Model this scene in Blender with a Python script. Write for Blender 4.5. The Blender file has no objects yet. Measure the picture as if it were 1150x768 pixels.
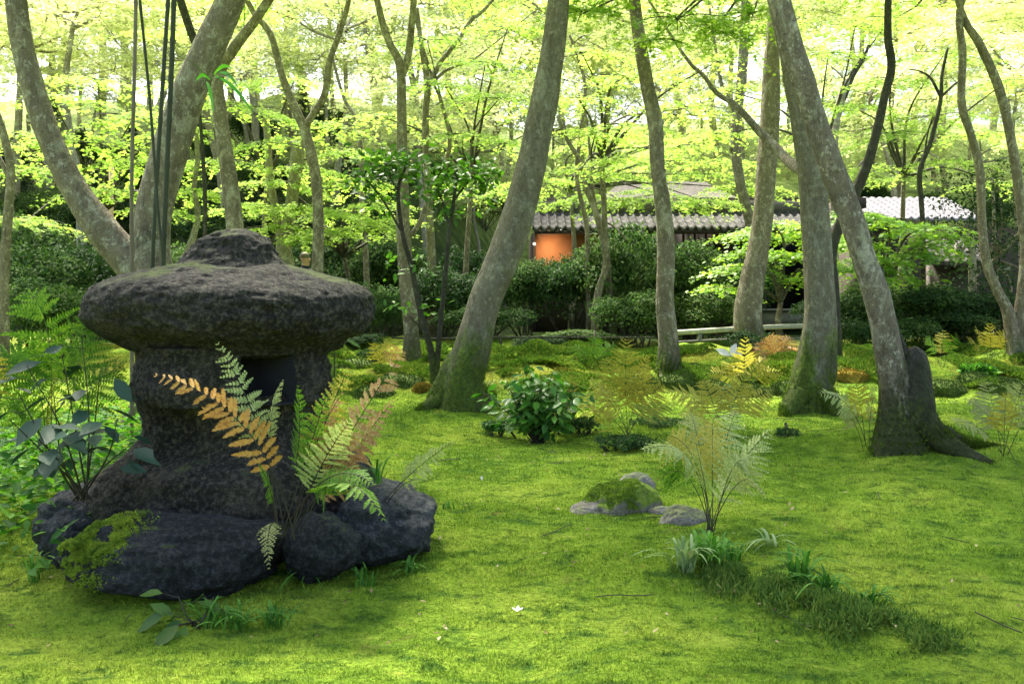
import bpy, math, random
import numpy as np
from mathutils import Vector
R = math.radians
scene = bpy.context.scene
COL = scene.collection

# ------------------------------------------------------------------ camera, sky, sun, exposure
F = 1050.0; HY = 335.0; EYE = 1.1
cam = bpy.data.objects.new('camera', bpy.data.cameras.new('camera')); COL.objects.link(cam)
cam.location = (0, 0, EYE); cam.rotation_euler = (R(90), 0, 0)
cam.data.sensor_width = 36; cam.data.lens = F / 1150 * 36
cam.data.shift_y = -(384 - HY) / 1150
cam.data.clip_start = 0.05; cam.data.clip_end = 1500
cam.data.dof.use_dof = False
scene.camera = cam
SUN_AZ, SUN_EL = -22.0, 56.0
w = bpy.data.worlds.new('World'); scene.world = w; w.use_nodes = True
nt = w.node_tree; bg = nt.nodes['Background']
sky = nt.nodes.new('ShaderNodeTexSky'); sky.sky_type = 'NISHITA'; sky.sun_disc = False
sky.sun_elevation = R(SUN_EL); sky.sun_rotation = R(SUN_AZ); sky.dust_density = 5; sky.air_density = 1.2; sky.ozone_density = 0.6
nt.links.new(sky.outputs[0], bg.inputs[0]); bg.inputs[1].default_value = 0.115
sl = bpy.data.lights.new('sun', 'SUN'); sl.energy = 5.0; sl.angle = R(7); sl.color = (1, .95, .82)
so = bpy.data.objects.new('sun', sl); COL.objects.link(so)
sd = Vector((math.sin(R(SUN_AZ)) * math.cos(R(SUN_EL)), math.cos(R(SUN_AZ)) * math.cos(R(SUN_EL)), math.sin(R(SUN_EL))))
so.rotation_euler = sd.to_track_quat('Z', 'Y').to_euler()
vs = scene.view_settings; vs.view_transform = 'Standard'; vs.look = 'None'; vs.gamma = 1; vs.exposure = 2.3
cy = scene.cycles
cy.use_denoising = True; cy.max_bounces = 6; cy.diffuse_bounces = 3; cy.glossy_bounces = 2
cy.transmission_bounces = 4; cy.transparent_max_bounces = 4; cy.sample_clamp_indirect = 6
cy.use_adaptive_sampling = True; cy.adaptive_threshold = 0.02

# ------------------------------------------------------------------ noise
def _hash(ix, iy, iz, seed):
    h = (ix * 374761393 + iy * 668265263 + iz * 2147483647 + seed * 1274126177) & 0xFFFFFFFF
    h = ((h ^ (h >> 13)) * 1274126177) & 0xFFFFFFFF
    h = ((h ^ (h >> 15)) * 2246822519) & 0xFFFFFFFF
    return ((h ^ (h >> 16)) & 0xFFFFFF) / float(0xFFFFFF)
def vnoise(p, seed=0):
    p = np.asarray(p, float); i = np.floor(p).astype(np.int64); f = p - i; f = f * f * (3 - 2 * f)
    r = 0
    for dx in (0, 1):
        for dy in (0, 1):
            for dz in (0, 1):
                wgt = (f[:, 0] if dx else 1 - f[:, 0]) * (f[:, 1] if dy else 1 - f[:, 1]) * (f[:, 2] if dz else 1 - f[:, 2])
                r = r + wgt * _hash(i[:, 0] + dx, i[:, 1] + dy, i[:, 2] + dz, seed)
    return r * 2 - 1
def fbm(p, octv=4, seed=0, gain=.5):
    p = np.asarray(p, float); a = 1; s = 0; t = 0
    for o in range(octv):
        s = s + a * vnoise(p * 2 ** o + 17.3 * o, seed + o); t += a; a *= gain
    return s / t
def sstep(a, b, x):
    t = np.clip((x - a) / (b - a), 0, 1); return t * t * (3 - 2 * t)

def terrain(x, y):
    x = np.atleast_1d(np.asarray(x, float)); y = np.atleast_1d(np.asarray(y, float))
    z0 = np.zeros_like(x)
    p = np.stack([x, y, z0], 1)
    h = .045 * vnoise(p * .55, 3) + .03 * vnoise(p * 1.3, 4)
    near = 1 - sstep(14, 22, y)
    h = h + near * (.022 * vnoise(p * 3.2, 5) + .018 * fbm(p * np.array([7, 10, 1]), 3, 6))
    hum = np.clip(vnoise(p * np.array([1.15, .9, 1]), 9) + .35, 0, 2)
    h = h + .17 * hum ** 1.3 * sstep(9.6, 11.4, y) * (1 - sstep(17, 20, y))
    hum2 = np.clip(vnoise(p * np.array([2.9, 2.3, 1]), 10) + .15, 0, 2)
    h = h + .10 * hum2 * sstep(9.8, 11.0, y) * (1 - sstep(15, 18, y))
    for cx_, cy_, rr_, hh_ in ((-.57, 9.7, .75, .09), (2.95, 9.3, .7, .09), (2.85, 6.85, .65, .07), (2.05, 12.2, .5, .07), (1.3, 4.6, .5, .03)):
        h = h + hh_ * np.exp(-((x - cx_) ** 2 + (y - cy_) ** 2) / rr_ ** 2) * (1 + .5 * vnoise(p * 5, 15))
    h = h + .16 * sstep(8.5, 13.5, y) + .10 * sstep(13, 19, y)
    lawn = sstep(-3.5, -5.2, x)
    start = 18.5 + 15 * sstep(-4, 0.5, x) - 6 * sstep(9.5, 13, x)
    yy = np.clip(y - start, 0, 400)
    hill = np.where(yy < 6, yy * yy * .03, .40 * yy - 1.32)
    cap = 34.0
    hill = cap * (1 - np.exp(-hill / cap))
    h = h + hill * (1 + .08 * vnoise(p * .12, 12)) + sstep(0, 8, hill) * .6 * vnoise(p * .3, 13)
    return h
def th(x, y): return float(terrain(x, y)[0])
def P(px, py, d): return np.array([(px - 575) / F * d, d, EYE + (HY - py) / F * d])
def G(px, py):
    ds = np.linspace(1.6, 60, 3000); x = (px - 575) / F * ds; z = EYE + (HY - py) / F * ds
    t = terrain(x, ds); k = np.argmax(z <= t)
    d = ds[k] if (z <= t).any() else 60.
    return np.array([x[k], d, t[k]])
def GD(px, d):
    x = (px - 575) / F * d; return np.array([x, d, th(x, d)])

# ------------------------------------------------------------------ mesh helpers
class MB:
    def __init__(s): s.V = []; s.F = []; s.M = []; s.n = 0
    def add(s, V, Fs, m=0):
        V = np.asarray(V, float).reshape(-1, 3)
        if not isinstance(Fs, (list, tuple)): Fs = [Fs]
        for f in Fs:
            f = np.asarray(f, np.int64)
            if f.size: s.F.append(f + s.n); s.M.append(np.full(len(f), m, np.int32))
        s.V.append(V); s.n += len(V); return s
    def arrays(s): return np.concatenate(s.V) if s.V else np.zeros((0, 3)), s.F
def make_mesh(name, mb, mats, smooth=False, off=(0, 0, 0)):
    V, Fs = mb.arrays(); V = V - np.asarray(off, float)
    me = bpy.data.meshes.new(name)
    me.vertices.add(len(V)); me.vertices.foreach_set('co', V.astype(np.float32).ravel())
    loops = np.concatenate([f.ravel() for f in Fs]) if Fs else np.zeros(0)
    tot = np.concatenate([np.full(len(f), f.shape[1]) for f in Fs]) if Fs else np.zeros(0, int)
    me.loops.add(len(loops)); me.loops.foreach_set('vertex_index', loops.astype(np.int32))
    st = np.concatenate([[0], np.cumsum(tot)[:-1]]) if len(tot) else np.zeros(0)
    me.polygons.add(len(tot)); me.polygons.foreach_set('loop_start', st.astype(np.int32))
    me.polygons.foreach_set('material_index', np.concatenate(s_m(mb)))
    if smooth: me.polygons.foreach_set('use_smooth', np.ones(len(tot), bool))
    for m in (mats if isinstance(mats, (list, tuple)) else [mats]): me.materials.append(m)
    me.update(calc_edges=True); me.validate()
    return me
def s_m(mb): return mb.M
def obj(name, mb, mats, parent=None, smooth=False, label=None):
    off = parent_loc(parent)
    me = make_mesh(name, mb, mats, smooth, off)
    o = bpy.data.objects.new(name, me); COL.objects.link(o)
    if parent is not None: o.parent = parent
    if label: o['label'] = label
    return o
def parent_loc(p):
    l = np.zeros(3)
    while p is not None: l = l + np.array(p.location); p = p.parent
    return l
def tag(o, label, cat, group=None, kind=None):
    o['label'] = label; o['category'] = cat
    if group: o['group'] = group
    if kind: o['kind'] = kind
    return o
def empty(name, loc, label, cat, group=None):
    o = bpy.data.objects.new(name, None); COL.objects.link(o); o.location = tuple(float(v) for v in loc)
    return tag(o, label, cat, group)
def dup(root, loc, rz=0, sc=1, label=None, group=None, tilt=(0, 0)):
    r = root.copy(); COL.objects.link(r); r.location = tuple(float(v) for v in loc); r.rotation_euler = (tilt[0], tilt[1], rz)
    r.scale = (sc, sc, sc) if not isinstance(sc, tuple) else sc
    if label: r['label'] = label
    if group: r['group'] = group
    for ch in list(root.children):
        c = ch.copy(); COL.objects.link(c); c.parent = r
        for g in ch.children:
            d = g.copy(); COL.objects.link(d); d.parent = c
    return r

def norm(v): v = np.asarray(v, float); return v / (np.linalg.norm(v, axis=-1, keepdims=True) + 1e-9)
def catmull(pts, n):
    pts = np.asarray(pts, float); m = len(pts)
    if m == 2: t = np.linspace(0, 1, n)[:, None]; return pts[0] * (1 - t) + pts[1] * t
    q = np.vstack([2 * pts[0] - pts[1], pts, 2 * pts[-1] - pts[-2]])
    u = np.linspace(0, m - 1 - 1e-6, n); i = u.astype(int); f = (u - i)[:, None]
    a, b, c, d = q[i], q[i + 1], q[i + 2], q[i + 3]
    return .5 * (2 * b + (c - a) * f + (2 * a - 5 * b + 4 * c - d) * f ** 2 + (3 * b - a - 3 * c + d) * f ** 3)
def tube(mb, path, rad, seg=8, m=0, bump=0., seed=0, lobes=None, cap=True):
    path = np.asarray(path, float); n = len(path); rad = np.broadcast_to(np.asarray(rad, float), (n,))
    T = norm(np.gradient(path, axis=0))
    ref = np.array([1., 0, 0]) if abs(T[0][0]) < .8 else np.array([0, 1., 0])
    U = np.zeros_like(T); u = ref
    for i in range(n):
        u = u - T[i] * (u @ T[i]); u = u / (np.linalg.norm(u) + 1e-9); U[i] = u
    W = np.cross(T, U)
    a = np.linspace(0, 2 * np.pi, seg, endpoint=False)
    dirs = U[:, None, :] * np.cos(a)[None, :, None] + W[:, None, :] * np.sin(a)[None, :, None]
    rr = np.broadcast_to(rad[:, None], (n, seg)).copy()
    if lobes is not None: rr = rr * (1 + lobes[0][:, None] * (np.cos(a * lobes[1] + lobes[2])[None, :] * .5 + .5 * np.cos(a * 3 + 1 + lobes[2])[None, :]))
    if bump:
        base = (path[:, None, :] + dirs * rad[:, None, None]).reshape(-1, 3)
        k = 1 / max(rad.max(), .02)
        rr = rr * (1 + bump * fbm(base * np.array([k * 1.3, k * 1.3, k * .45]), 3, seed).reshape(n, seg))
    V = (path[:, None, :] + dirs * rr[:, :, None]).reshape(-1, 3)
    i = np.arange(n - 1)[:, None] * seg; j = np.arange(seg)[None, :]; j2 = (j + 1) % seg
    Q = np.stack([i + j, i + j2, i + seg + j2, i + seg + j], -1).reshape(-1, 4)
    Fs = [Q]
    if cap:
        V = np.vstack([V, path[0], path[-1]]); c0 = n * seg; j = np.arange(seg); j2 = (j + 1) % seg
        Fs.append(np.stack([np.full(seg, c0), j2, j], -1)); b = (n - 1) * seg
        Fs.append(np.stack([np.full(seg, c0 + 1), b + j, b + j2], -1))
    mb.add(V, Fs, m)
def box(mb, c, s, m=0, rz=0):
    c = np.asarray(c, float); s = np.asarray(s, float) / 2
    v = np.array([[x, y, z] for x in (-1, 1) for y in (-1, 1) for z in (-1, 1)], float) * s
    if rz: ca, sa = math.cos(rz), math.sin(rz); v = np.stack([v[:, 0] * ca - v[:, 1] * sa, v[:, 0] * sa + v[:, 1] * ca, v[:, 2]], 1)
    f = np.array([[0, 1, 3, 2], [4, 6, 7, 5], [0, 4, 5, 1], [2, 3, 7, 6], [0, 2, 6, 4], [1, 5, 7, 3]])
    mb.add(v + c, f, m)
def frames(nrm, head):
    """frames from normals (N,3) and in-plane heading angles (N,)"""
    Z = norm(nrm); ref = np.where(np.abs(Z[:, 2:3]) < .95, np.array([[0, 0, 1.]]), np.array([[1., 0, 0]]))
    X = norm(np.cross(ref, Z)); Y = np.cross(Z, X)
    c, s = np.cos(head)[:, None], np.sin(head)[:, None]
    return X * c + Y * s, -X * s + Y * c, Z
def scatter(mb, tv, tf, pos, X, Y, Z, sc, m=0):
    tv = np.asarray(tv, float); N = len(pos); k = len(tv); sc = np.asarray(sc, float).reshape(-1, 1, 1)
    V = pos[:, None, :] + sc * (tv[None, :, 0:1] * X[:, None, :] + tv[None, :, 1:2] * Y[:, None, :] + tv[None, :, 2:3] * Z[:, None, :])
    o = (np.arange(N) * k)[:, None, None]
    Fs = []
    for f in (tf if isinstance(tf, list) else [tf]):
        f = np.asarray(f); Fs.append((f[None] + o).reshape(-1, f.shape[1]))
    mb.add(V.reshape(-1, 3), Fs, m)
# leaf templates (Y is the leaf axis)
def star_leaf():
    v = [[0, 0, 0]]; f = []
    for a, l in ((-70, .72), (-28, .95), (14, 1.0), (52, .86), (98, .6)):
        a = R(a); d = np.array([math.sin(a), math.cos(a)]); s = np.array([d[1], -d[0]])
        i = len(v); mpt = d * l * .45
        v += [[*(mpt + s * .13), .02], [*(d * l), -.08 * l], [*(mpt - s * .13), .02]]; f.append([0, i, i + 1, i + 2])
    return np.array(v), np.array(f)
STAR = star_leaf()
TRI3 = (np.array([[0, 0, 0], [-.62, .5, 0], [-.42, .72, -.05], [0, 1.05, -.06], [.42, .72, -.05], [.62, .5, 0], [-.14, .5, .02], [.14, .5, .02]], float) ,
        np.array([[0, 6, 1], [0, 7, 6], [0, 5, 7], [6, 3, 2], [7, 4, 3]]))
OVAL = (np.array([[0, 0, 0], [-.2, .3, .05], [-.22, .6, .04], [0, 1, -.06], [.22, .6, .04], [.2, .3, .05], [0, .5, -.02]], float),
        np.array([[0, 6, 2, 1], [6, 3, 2, 2], [0, 5, 4, 6], [6, 4, 3, 3]])[:, :4])
OVAL = (OVAL[0], [np.array([[0, 6, 2, 1], [0, 5, 4, 6]]), np.array([[6, 3, 2], [6, 4, 3]])])
DIAM = (np.array([[0, 0, 0], [-.3, .45, .04], [0, 1, -.03], [.3, .45, .04]], float), np.array([[0, 3, 2, 1]]))

# ------------------------------------------------------------------ materials
def mat(name):
    m = bpy.data.materials.new(name); m.use_nodes = True; n = m.node_tree
    return m, n, n.nodes['Principled BSDF']
def N(n, t, **kw):
    x = n.nodes.new(t)
    for k, v in kw.items():
        if k in x.inputs.keys() if hasattr(x.inputs, 'keys') else False: x.inputs[k].default_value = v
        else: setattr(x, k, v)
    return x
def ramp(n, src, stops, interp='LINEAR'):
    r = n.nodes.new('ShaderNodeValToRGB'); r.color_ramp.interpolation = interp; e = r.color_ramp.elements
    while len(e) < len(stops): e.new(.5)
    for i, (p, c) in enumerate(stops): e[i].position = p; e[i].color = (*c, 1) if len(c) == 3 else c
    n.links.new(src, r.inputs[0]); return r.outputs[0]
def noise(n, scale, detail=4, rough=.55, vec=None, stretch=None, dist=0):
    if vec is None: vec = n.nodes.new('ShaderNodeNewGeometry').outputs['Position']
    if stretch:
        mp = n.nodes.new('ShaderNodeMapping'); mp.inputs['Scale'].default_value = stretch; n.links.new(vec, mp.inputs[0]); vec = mp.outputs[0]
    t = n.nodes.new('ShaderNodeTexNoise'); t.inputs['Scale'].default_value = scale; t.inputs['Detail'].default_value = detail
    t.inputs['Roughness'].default_value = rough; t.inputs['Distortion'].default_value = dist
    n.links.new(vec, t.inputs['Vector']); return t.outputs[0]
def mixc(n, fac, a, b, mode='MIX'):
    x = n.nodes.new('ShaderNodeMix'); x.data_type = 'RGBA'; x.blend_type = mode
    for s, v in ((x.inputs[0], fac), (x.inputs[6], a), (x.inputs[7], b)):
        if isinstance(v, (int, float)): s.default_value = v
        elif isinstance(v, tuple): s.default_value = (*v, 1)
        else: n.links.new(v, s)
    return x.outputs[2]
def mth(n, op, a, b=None, clamp=False):
    x = n.nodes.new('ShaderNodeMath'); x.operation = op; x.use_clamp = clamp
    for s, v in ((x.inputs[0], a), (x.inputs[1], b)):
        if v is None: continue
        if isinstance(v, (int, float)): s.default_value = v
        else: n.links.new(v, s)
    return x.outputs[0]
def bumpn(n, b, h, strength, dist):
    x = n.nodes.new('ShaderNodeBump'); x.inputs['Strength'].default_value = strength; x.inputs['Distance'].default_value = dist
    n.links.new(h, x.inputs['Height']); n.links.new(x.outputs[0], b.inputs['Normal']); return x
def leaf_mat(name, cols, trans, gloss=.45, tfac=.5, clump=1.2, spec=.35):
    m, n, b = mat(name)
    g = n.nodes.new('ShaderNodeNewGeometry')
    oi = n.nodes.new('ShaderNodeObjectInfo')
    nz = noise(n, clump, 2, .5)
    v = mth(n, 'ADD', mth(n, 'MULTIPLY', g.outputs['Random Per Island'], .55), mth(n, 'MULTIPLY', nz, .55))
    v = mth(n, 'ADD', v, mth(n, 'MULTIPLY', mth(n, 'SUBTRACT', oi.outputs['Random'], .5), .25))
    k = len(cols)
    c = ramp(n, v, [(.15 + .7 * i / max(1, k - 1), cols[i]) for i in range(k)])
    n.links.new(c, b.inputs['Base Color']); b.inputs['Roughness'].default_value = gloss
    b.inputs['Specular IOR Level'].default_value = spec
    if tfac > 0:
        t = n.nodes.new('ShaderNodeBsdfTranslucent')
        tc = mixc(n, 1.0, c, trans, 'MULTIPLY')
        n.links.new(tc, t.inputs[0])
        mx = n.nodes.new('ShaderNodeMixShader'); mx.inputs[0].default_value = tfac
        n.links.new(b.outputs[0], mx.inputs[1]); n.links.new(t.outputs[0], mx.inputs[2])
        n.links.new(mx.outputs[0], n.nodes['Material Output'].inputs[0])
    return m
LM = leaf_mat
M_maple = LM('maple_leaf', [(.20, .34, .05), (.30, .44, .08), (.42, .53, .13)], (1.3, 1.35, 1.0), .7, .5, 1.2, .15)
M_maplefar = LM('far_maple_leaf', [(.36, .46, .15), (.50, .57, .24), (.64, .67, .38)], (1.25, 1.25, 1.0), .6, .5)
M_maplelime = LM('low_maple_leaf', [(.09, .22, .02), (.16, .31, .03), (.26, .40, .045)], (1.7, 1.6, 1.0), .5, .45)
M_ever = LM('evergreen_leaf', [(.012, .030, .010), (.024, .052, .016), (.045, .085, .027)], (1, 1.4, .6), .8, .2, 1.5, .12)
M_azalea = LM('azalea_leaf', [(.020, .048, .016), (.042, .082, .024), (.10, .145, .042)], (1, 1.3, .7), .85, .28, 1.7, .12)
M_cedar = LM('cedar_leaf', [(.012, .028, .012), (.022, .045, .018), (.035, .07, .025)], (1, 1.2, .8), .6, .1, .8, .2)
M_sap = LM('sapling_leaf', [(.02, .06, .008), (.045, .11, .014), (.10, .20, .025)], (1.2, 1.6, .6), .5, .35, 3, .25)
M_glossy = LM('glossy_leaf', [(.02, .07, .015), (.04, .13, .02), (.12, .28, .035)], (1.2, 1.6, .6), .38, .35, 6, .35)
M_fernY = LM('fern_yellow', [(.19, .19, .02), (.31, .28, .035), (.45, .40, .08)], (1.2, 1.2, .8), .6, .4, 4, .15)
M_fernP = LM('fern_pale', [(.18, .25, .06), (.30, .36, .11), (.46, .50, .20)], (1.1, 1.1, .9), .5, .35, 4)
M_fernG = LM('fern_green', [(.04, .11, .015), (.08, .18, .02), (.17, .28, .035)], (1.3, 1.4, .5), .65, .4, 4, .15)
M_fernD = LM('fern_dim', [(.18, .20, .06), (.28, .30, .10), (.40, .40, .16)], (1.1, 1.2, .9), .6, .4, 4, .15)
M_fernO = LM('fern_orange', [(.38, .17, .02), (.52, .27, .04), (.55, .36, .08)], (1.2, 1.1, .8), .5, .35, 9)
M_fernB = LM('fern_brown', [(.22, .10, .04), (.34, .19, .06), (.42, .34, .12)], (1.2, 1.1, .8), .5, .35, 9)
M_blade = LM('blade_leaf', [(.03, .10, .015), (.07, .19, .025), (.15, .30, .05)], (1.1, 1.4, .6), .6, .3, 8, .15)
M_bladeP = LM('pale_blade_leaf', [(.16, .25, .09), (.27, .36, .15), (.42, .48, .24)], (1.1, 1.2, .9), .6, .3, 8, .15)
M_herb = LM('herb_leaf', [(.02, .08, .012), (.04, .13, .018), (.17, .36, .04)], (1.2, 1.4, .5), .65, .4, 4, .15)  # darker tones lowered so the colour carries shade left of the lantern
M_bigleaf = LM('dark_leaf', [(.02, .05, .03), (.03, .07, .04), (.05, .10, .06)], (1, 1.3, .9), .55, .15, 3, .3)
M_bamleaf = LM('bamboo_leaf', [(.05, .2, .02), (.10, .32, .03), (.16, .4, .04)], (1.2, 1.5, .6), .4, .4, 3)

def bark(name, c1, c2, pale, mossy=.6, palec=(.42, .41, .33), thr=.34, darkbase=.55):
    m, n, b = mat(name)
    g = n.nodes.new('ShaderNodeNewGeometry'); pos = g.outputs['Position']
    a = noise(n, 9, 5, .65, pos, (1, 1, .35)); f2 = noise(n, 42, 4, .7, pos, (1, 1, .3))
    c = ramp(n, a, [(.3, c1), (.7, c2)])
    c = mixc(n, mth(n, 'MULTIPLY', f2, .6), c, (.05, .045, .035))
    p = ramp(n, noise(n, 3.6, 7, .75, pos, (1, 1, .65), 1.5), [(.52, (0, 0, 0)), (.66, (1, 1, 1))])
    p2 = ramp(n, noise(n, 17, 8, .85, pos, (1, 1, .75)), [(.53, (0, 0, 0)), (.60, (1, 1, 1))])
    c = mixc(n, mth(n, 'MULTIPLY', p, pale), c, palec)
    c = mixc(n, mth(n, 'MULTIPLY', p2, pale), c, palec)
    p3 = ramp(n, noise(n, 26, 8, .85, pos, (1, 1, 1.6)), [(.38, (1, 1, 1)), (.46, (0, 0, 0))]); c = mixc(n, mth(n, 'MULTIPLY', p3, .7), c, (.04, .034, .027))
    # darker knot and scar patches
    k = ramp(n, noise(n, 3.1, 5, .7, pos, (1, 1, .5), .6), [(.28, (1, 1, 1)), (.38, (0, 0, 0))])
    c = mixc(n, mth(n, 'MULTIPLY', k, .6), c, (.035, .035, .03))
    # moss low down
    sep = n.nodes.new('ShaderNodeSeparateXYZ'); n.links.new(pos, sep.inputs[0])
    low = mth(n, 'SUBTRACT', 1.0, mth(n, 'DIVIDE', sep.outputs[2], 1.35), True)
    mm = ramp(n, mth(n, 'MULTIPLY', mth(n, 'ADD', low, .12), noise(n, 6, 5, .65, pos, (1, 1, .55))), [(thr, (0, 0, 0)), (thr + .16, (1, 1, 1))])
    mc = ramp(n, noise(n, 30, 3), [(.3, (.05, .09, .012)), (.7, (.16, .23, .02))])
    c = mixc(n, mth(n, 'MULTIPLY', mm, mossy), c, mc)
    n.links.new(c, b.inputs['Base Color']); b.inputs['Roughness'].default_value = .9; b.inputs['Specular IOR Level'].default_value = .2
    h = mth(n, 'ADD', f2, mth(n, 'MULTIPLY', a, 1.5)); dk = mth(n, 'MULTIPLY', mth(n, 'SUBTRACT', 1.0, mth(n, 'DIVIDE', sep.outputs[2], 1.15), True), mth(n, 'SUBTRACT', mth(n, 'MULTIPLY', noise(n, 3.5, 8, .85, pos, (1, 1, .3)), 3.2), .9))
    dk = ramp(n, dk, [(.22, (0, 0, 0)), (.36, (1, 1, 1))]); c = mixc(n, mth(n, 'MULTIPLY', dk, darkbase), c, ramp(n, noise(n, 35, 4, .7, pos), [(.35, (.012, .014, .008)), (.7, (.06, .065, .022))]))
    n.links.new(c, b.inputs['Base Color']); bumpn(n, b, h, 1.0, .04)
    return m
M_barkroot = bark('root_bark', (.15, .118, .085), (.30, .245, .18), .8, .8, (.50, .47, .37), darkbase=.85)
M_barkmossy = bark('mossy_bark', (.15, .125, .09), (.28, .24, .18), .5, 1.0, thr=.26)
M_bark = bark('bark', (.16, .125, .09), (.32, .26, .19), .75, .7, (.50, .47, .37))
M_barkdark = bark('dark_bark', (.03, .027, .023), (.065, .058, .048), .12, .8)
M_barkpale = bark('pale_bark', (.26, .23, .16), (.42, .37, .27), .8, .3, (.55, .52, .40))
M_twig = bark('twig_bark', (.06, .055, .045), (.13, .12, .09), .3, 0)

def moss_colour(n, pos, forest=True):
    a = noise(n, .9, 5, .6, pos, None, .4); b2 = noise(n, 7, 6, .7, pos, (1, 1.6, 1)); c2 = noise(n, 55, 3, .7, pos)
    c = ramp(n, a, [(.32, (.115, .205, .018)), (.5, (.21, .32, .030)), (.66, (.36, .445, .055))])
    c = mixc(n, ramp(n, b2, [(.36, (.95, .95, .95)), (.50, (0, 0, 0))]), c, (.06, .135, .02))
    c = mixc(n, ramp(n, b2, [(.56, (0, 0, 0)), (.74, (.7, .7, .7))]), c, (.44, .52, .08))
    c = mixc(n, ramp(n, c2, [(.35, (.45, .45, .45)), (.55, (0, 0, 0))]), c, (.05, .08, .012))
    c = mixc(n, ramp(n, noise(n, 3.3, 7, .75, pos, None, .7), [(.60, (0, 0, 0)), (.72, (.8, .8, .8))]), c, (.20, .16, .05))
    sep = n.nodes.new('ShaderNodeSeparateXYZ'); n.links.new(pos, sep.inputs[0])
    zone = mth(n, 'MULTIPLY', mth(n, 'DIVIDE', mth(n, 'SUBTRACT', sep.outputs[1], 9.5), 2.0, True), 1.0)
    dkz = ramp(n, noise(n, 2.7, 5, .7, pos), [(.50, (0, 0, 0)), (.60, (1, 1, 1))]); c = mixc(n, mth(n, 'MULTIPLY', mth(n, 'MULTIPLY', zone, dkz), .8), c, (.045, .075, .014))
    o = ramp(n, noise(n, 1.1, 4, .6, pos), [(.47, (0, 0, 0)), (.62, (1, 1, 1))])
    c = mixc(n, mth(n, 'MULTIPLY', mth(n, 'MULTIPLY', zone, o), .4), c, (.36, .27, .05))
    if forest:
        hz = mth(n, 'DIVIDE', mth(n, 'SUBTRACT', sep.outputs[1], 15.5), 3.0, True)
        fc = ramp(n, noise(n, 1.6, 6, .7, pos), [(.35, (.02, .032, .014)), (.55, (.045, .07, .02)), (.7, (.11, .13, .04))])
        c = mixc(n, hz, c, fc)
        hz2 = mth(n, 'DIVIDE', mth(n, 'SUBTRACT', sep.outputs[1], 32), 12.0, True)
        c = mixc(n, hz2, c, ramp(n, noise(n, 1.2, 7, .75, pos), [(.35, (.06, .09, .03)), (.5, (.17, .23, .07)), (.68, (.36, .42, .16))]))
    return c
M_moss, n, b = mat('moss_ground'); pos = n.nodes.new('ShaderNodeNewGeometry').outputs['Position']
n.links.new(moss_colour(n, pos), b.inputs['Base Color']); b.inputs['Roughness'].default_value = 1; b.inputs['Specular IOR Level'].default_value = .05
bumpn(n, b, mth(n, 'ADD', noise(n, 60, 4, .7), mth(n, 'MULTIPLY', noise(n, 12, 5, .7), 1.8)), 1.0, .03)
M_mossb, n, b = mat('moss_blades'); g = n.nodes.new('ShaderNodeNewGeometry')
c = moss_colour(n, g.outputs['Position'], False)
hs = n.nodes.new('ShaderNodeHueSaturation'); n.links.new(c, hs.inputs['Color'])
n.links.new(mth(n, 'ADD', .7, mth(n, 'MULTIPLY', g.outputs['Random Per Island'], .75)), hs.inputs['Value'])
n.links.new(hs.outputs[0], b.inputs['Base Color']); b.inputs['Roughness'].default_value = .9; b.inputs['Specular IOR Level'].default_value = .1
t = n.nodes.new('ShaderNodeBsdfTranslucent'); n.links.new(hs.outputs[0], t.inputs[0]); mx = n.nodes.new('ShaderNodeMixShader'); mx.inputs[0].default_value = .35
n.links.new(b.outputs[0], mx.inputs[1]); n.links.new(t.outputs[0], mx.inputs[2]); n.links.new(mx.outputs[0], n.nodes['Material Output'].inputs[0])

def stone(name, c1, c2, c3, moss=0., mossscale=3., thr=.55, bump=.02, sc=1.0, crust=.5):
    m, n, b = mat(name); g = n.nodes.new('ShaderNodeNewGeometry'); pos = g.outputs['Position']
    a = noise(n, 4 * sc, 8, .72, pos); f = noise(n, 45 * sc, 5, .75, pos)
    c = ramp(n, a, [(.3, c1), (.55, c2), (.75, c3)])
    c = mixc(n, ramp(n, f, [(.48, (0, 0, 0)), (.68, (crust,) * 3)]), c, tuple(min(1, v * 1.7) for v in c3))
    c = mixc(n, ramp(n, f, [(.3, (.6,) * 3), (.46, (0, 0, 0))]), c, tuple(v * .4 for v in c1))
    if moss > 0:
        sep = n.nodes.new('ShaderNodeSeparateXYZ'); n.links.new(g.outputs['Normal'], sep.inputs[0])
        mk = mth(n, 'MULTIPLY', mth(n, 'ADD', mth(n, 'MULTIPLY', sep.outputs[2], .6), .4, True), mth(n, 'ADD', noise(n, mossscale, 4, .6, pos), .1))
        mk = ramp(n, mk, [(thr - .06, (0, 0, 0)), (thr + .03, (moss,) * 3)])
        mc = ramp(n, noise(n, 40, 4, .7, pos), [(.3, (.05, .11, .01)), (.7, (.24, .33, .025))])
        c = mixc(n, mk, c, mc)
    n.links.new(c, b.inputs['Base Color']); b.inputs['Roughness'].default_value = .88; b.inputs['Specular IOR Level'].default_value = .25
    bumpn(n, b, mth(n, 'ADD', f, mth(n, 'MULTIPLY', a, 2.2)), 1.0, bump); return m
M_lantern = stone('lantern_stone', (.009, .008, .007), (.026, .024, .020), (.092, .082, .062), .35, 2.2, .64, .03, 1.1, .8)
M_slate = stone('dark_rock', (.009, .0095, .011), (.026, .027, .030), (.075, .077, .078), .6, 2.2, .68, .04, 1, .5)
M_slate2 = stone('grey_rock', (.018, .020, .023), (.048, .052, .058), (.13, .135, .14), 0, 2.2, .63, .04, 1, .5)
M_rockpale = stone('pale_rock', (.14, .12, .10), (.24, .21, .18), (.42, .38, .33), .4, 5, .55, .015, 1.5, .35)
M_rockmoss = stone('mossy_rock', (.14, .13, .10), (.2, .18, .14), (.36, .33, .26), .95, 3, .36, .015, 1.5, .3)
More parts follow.
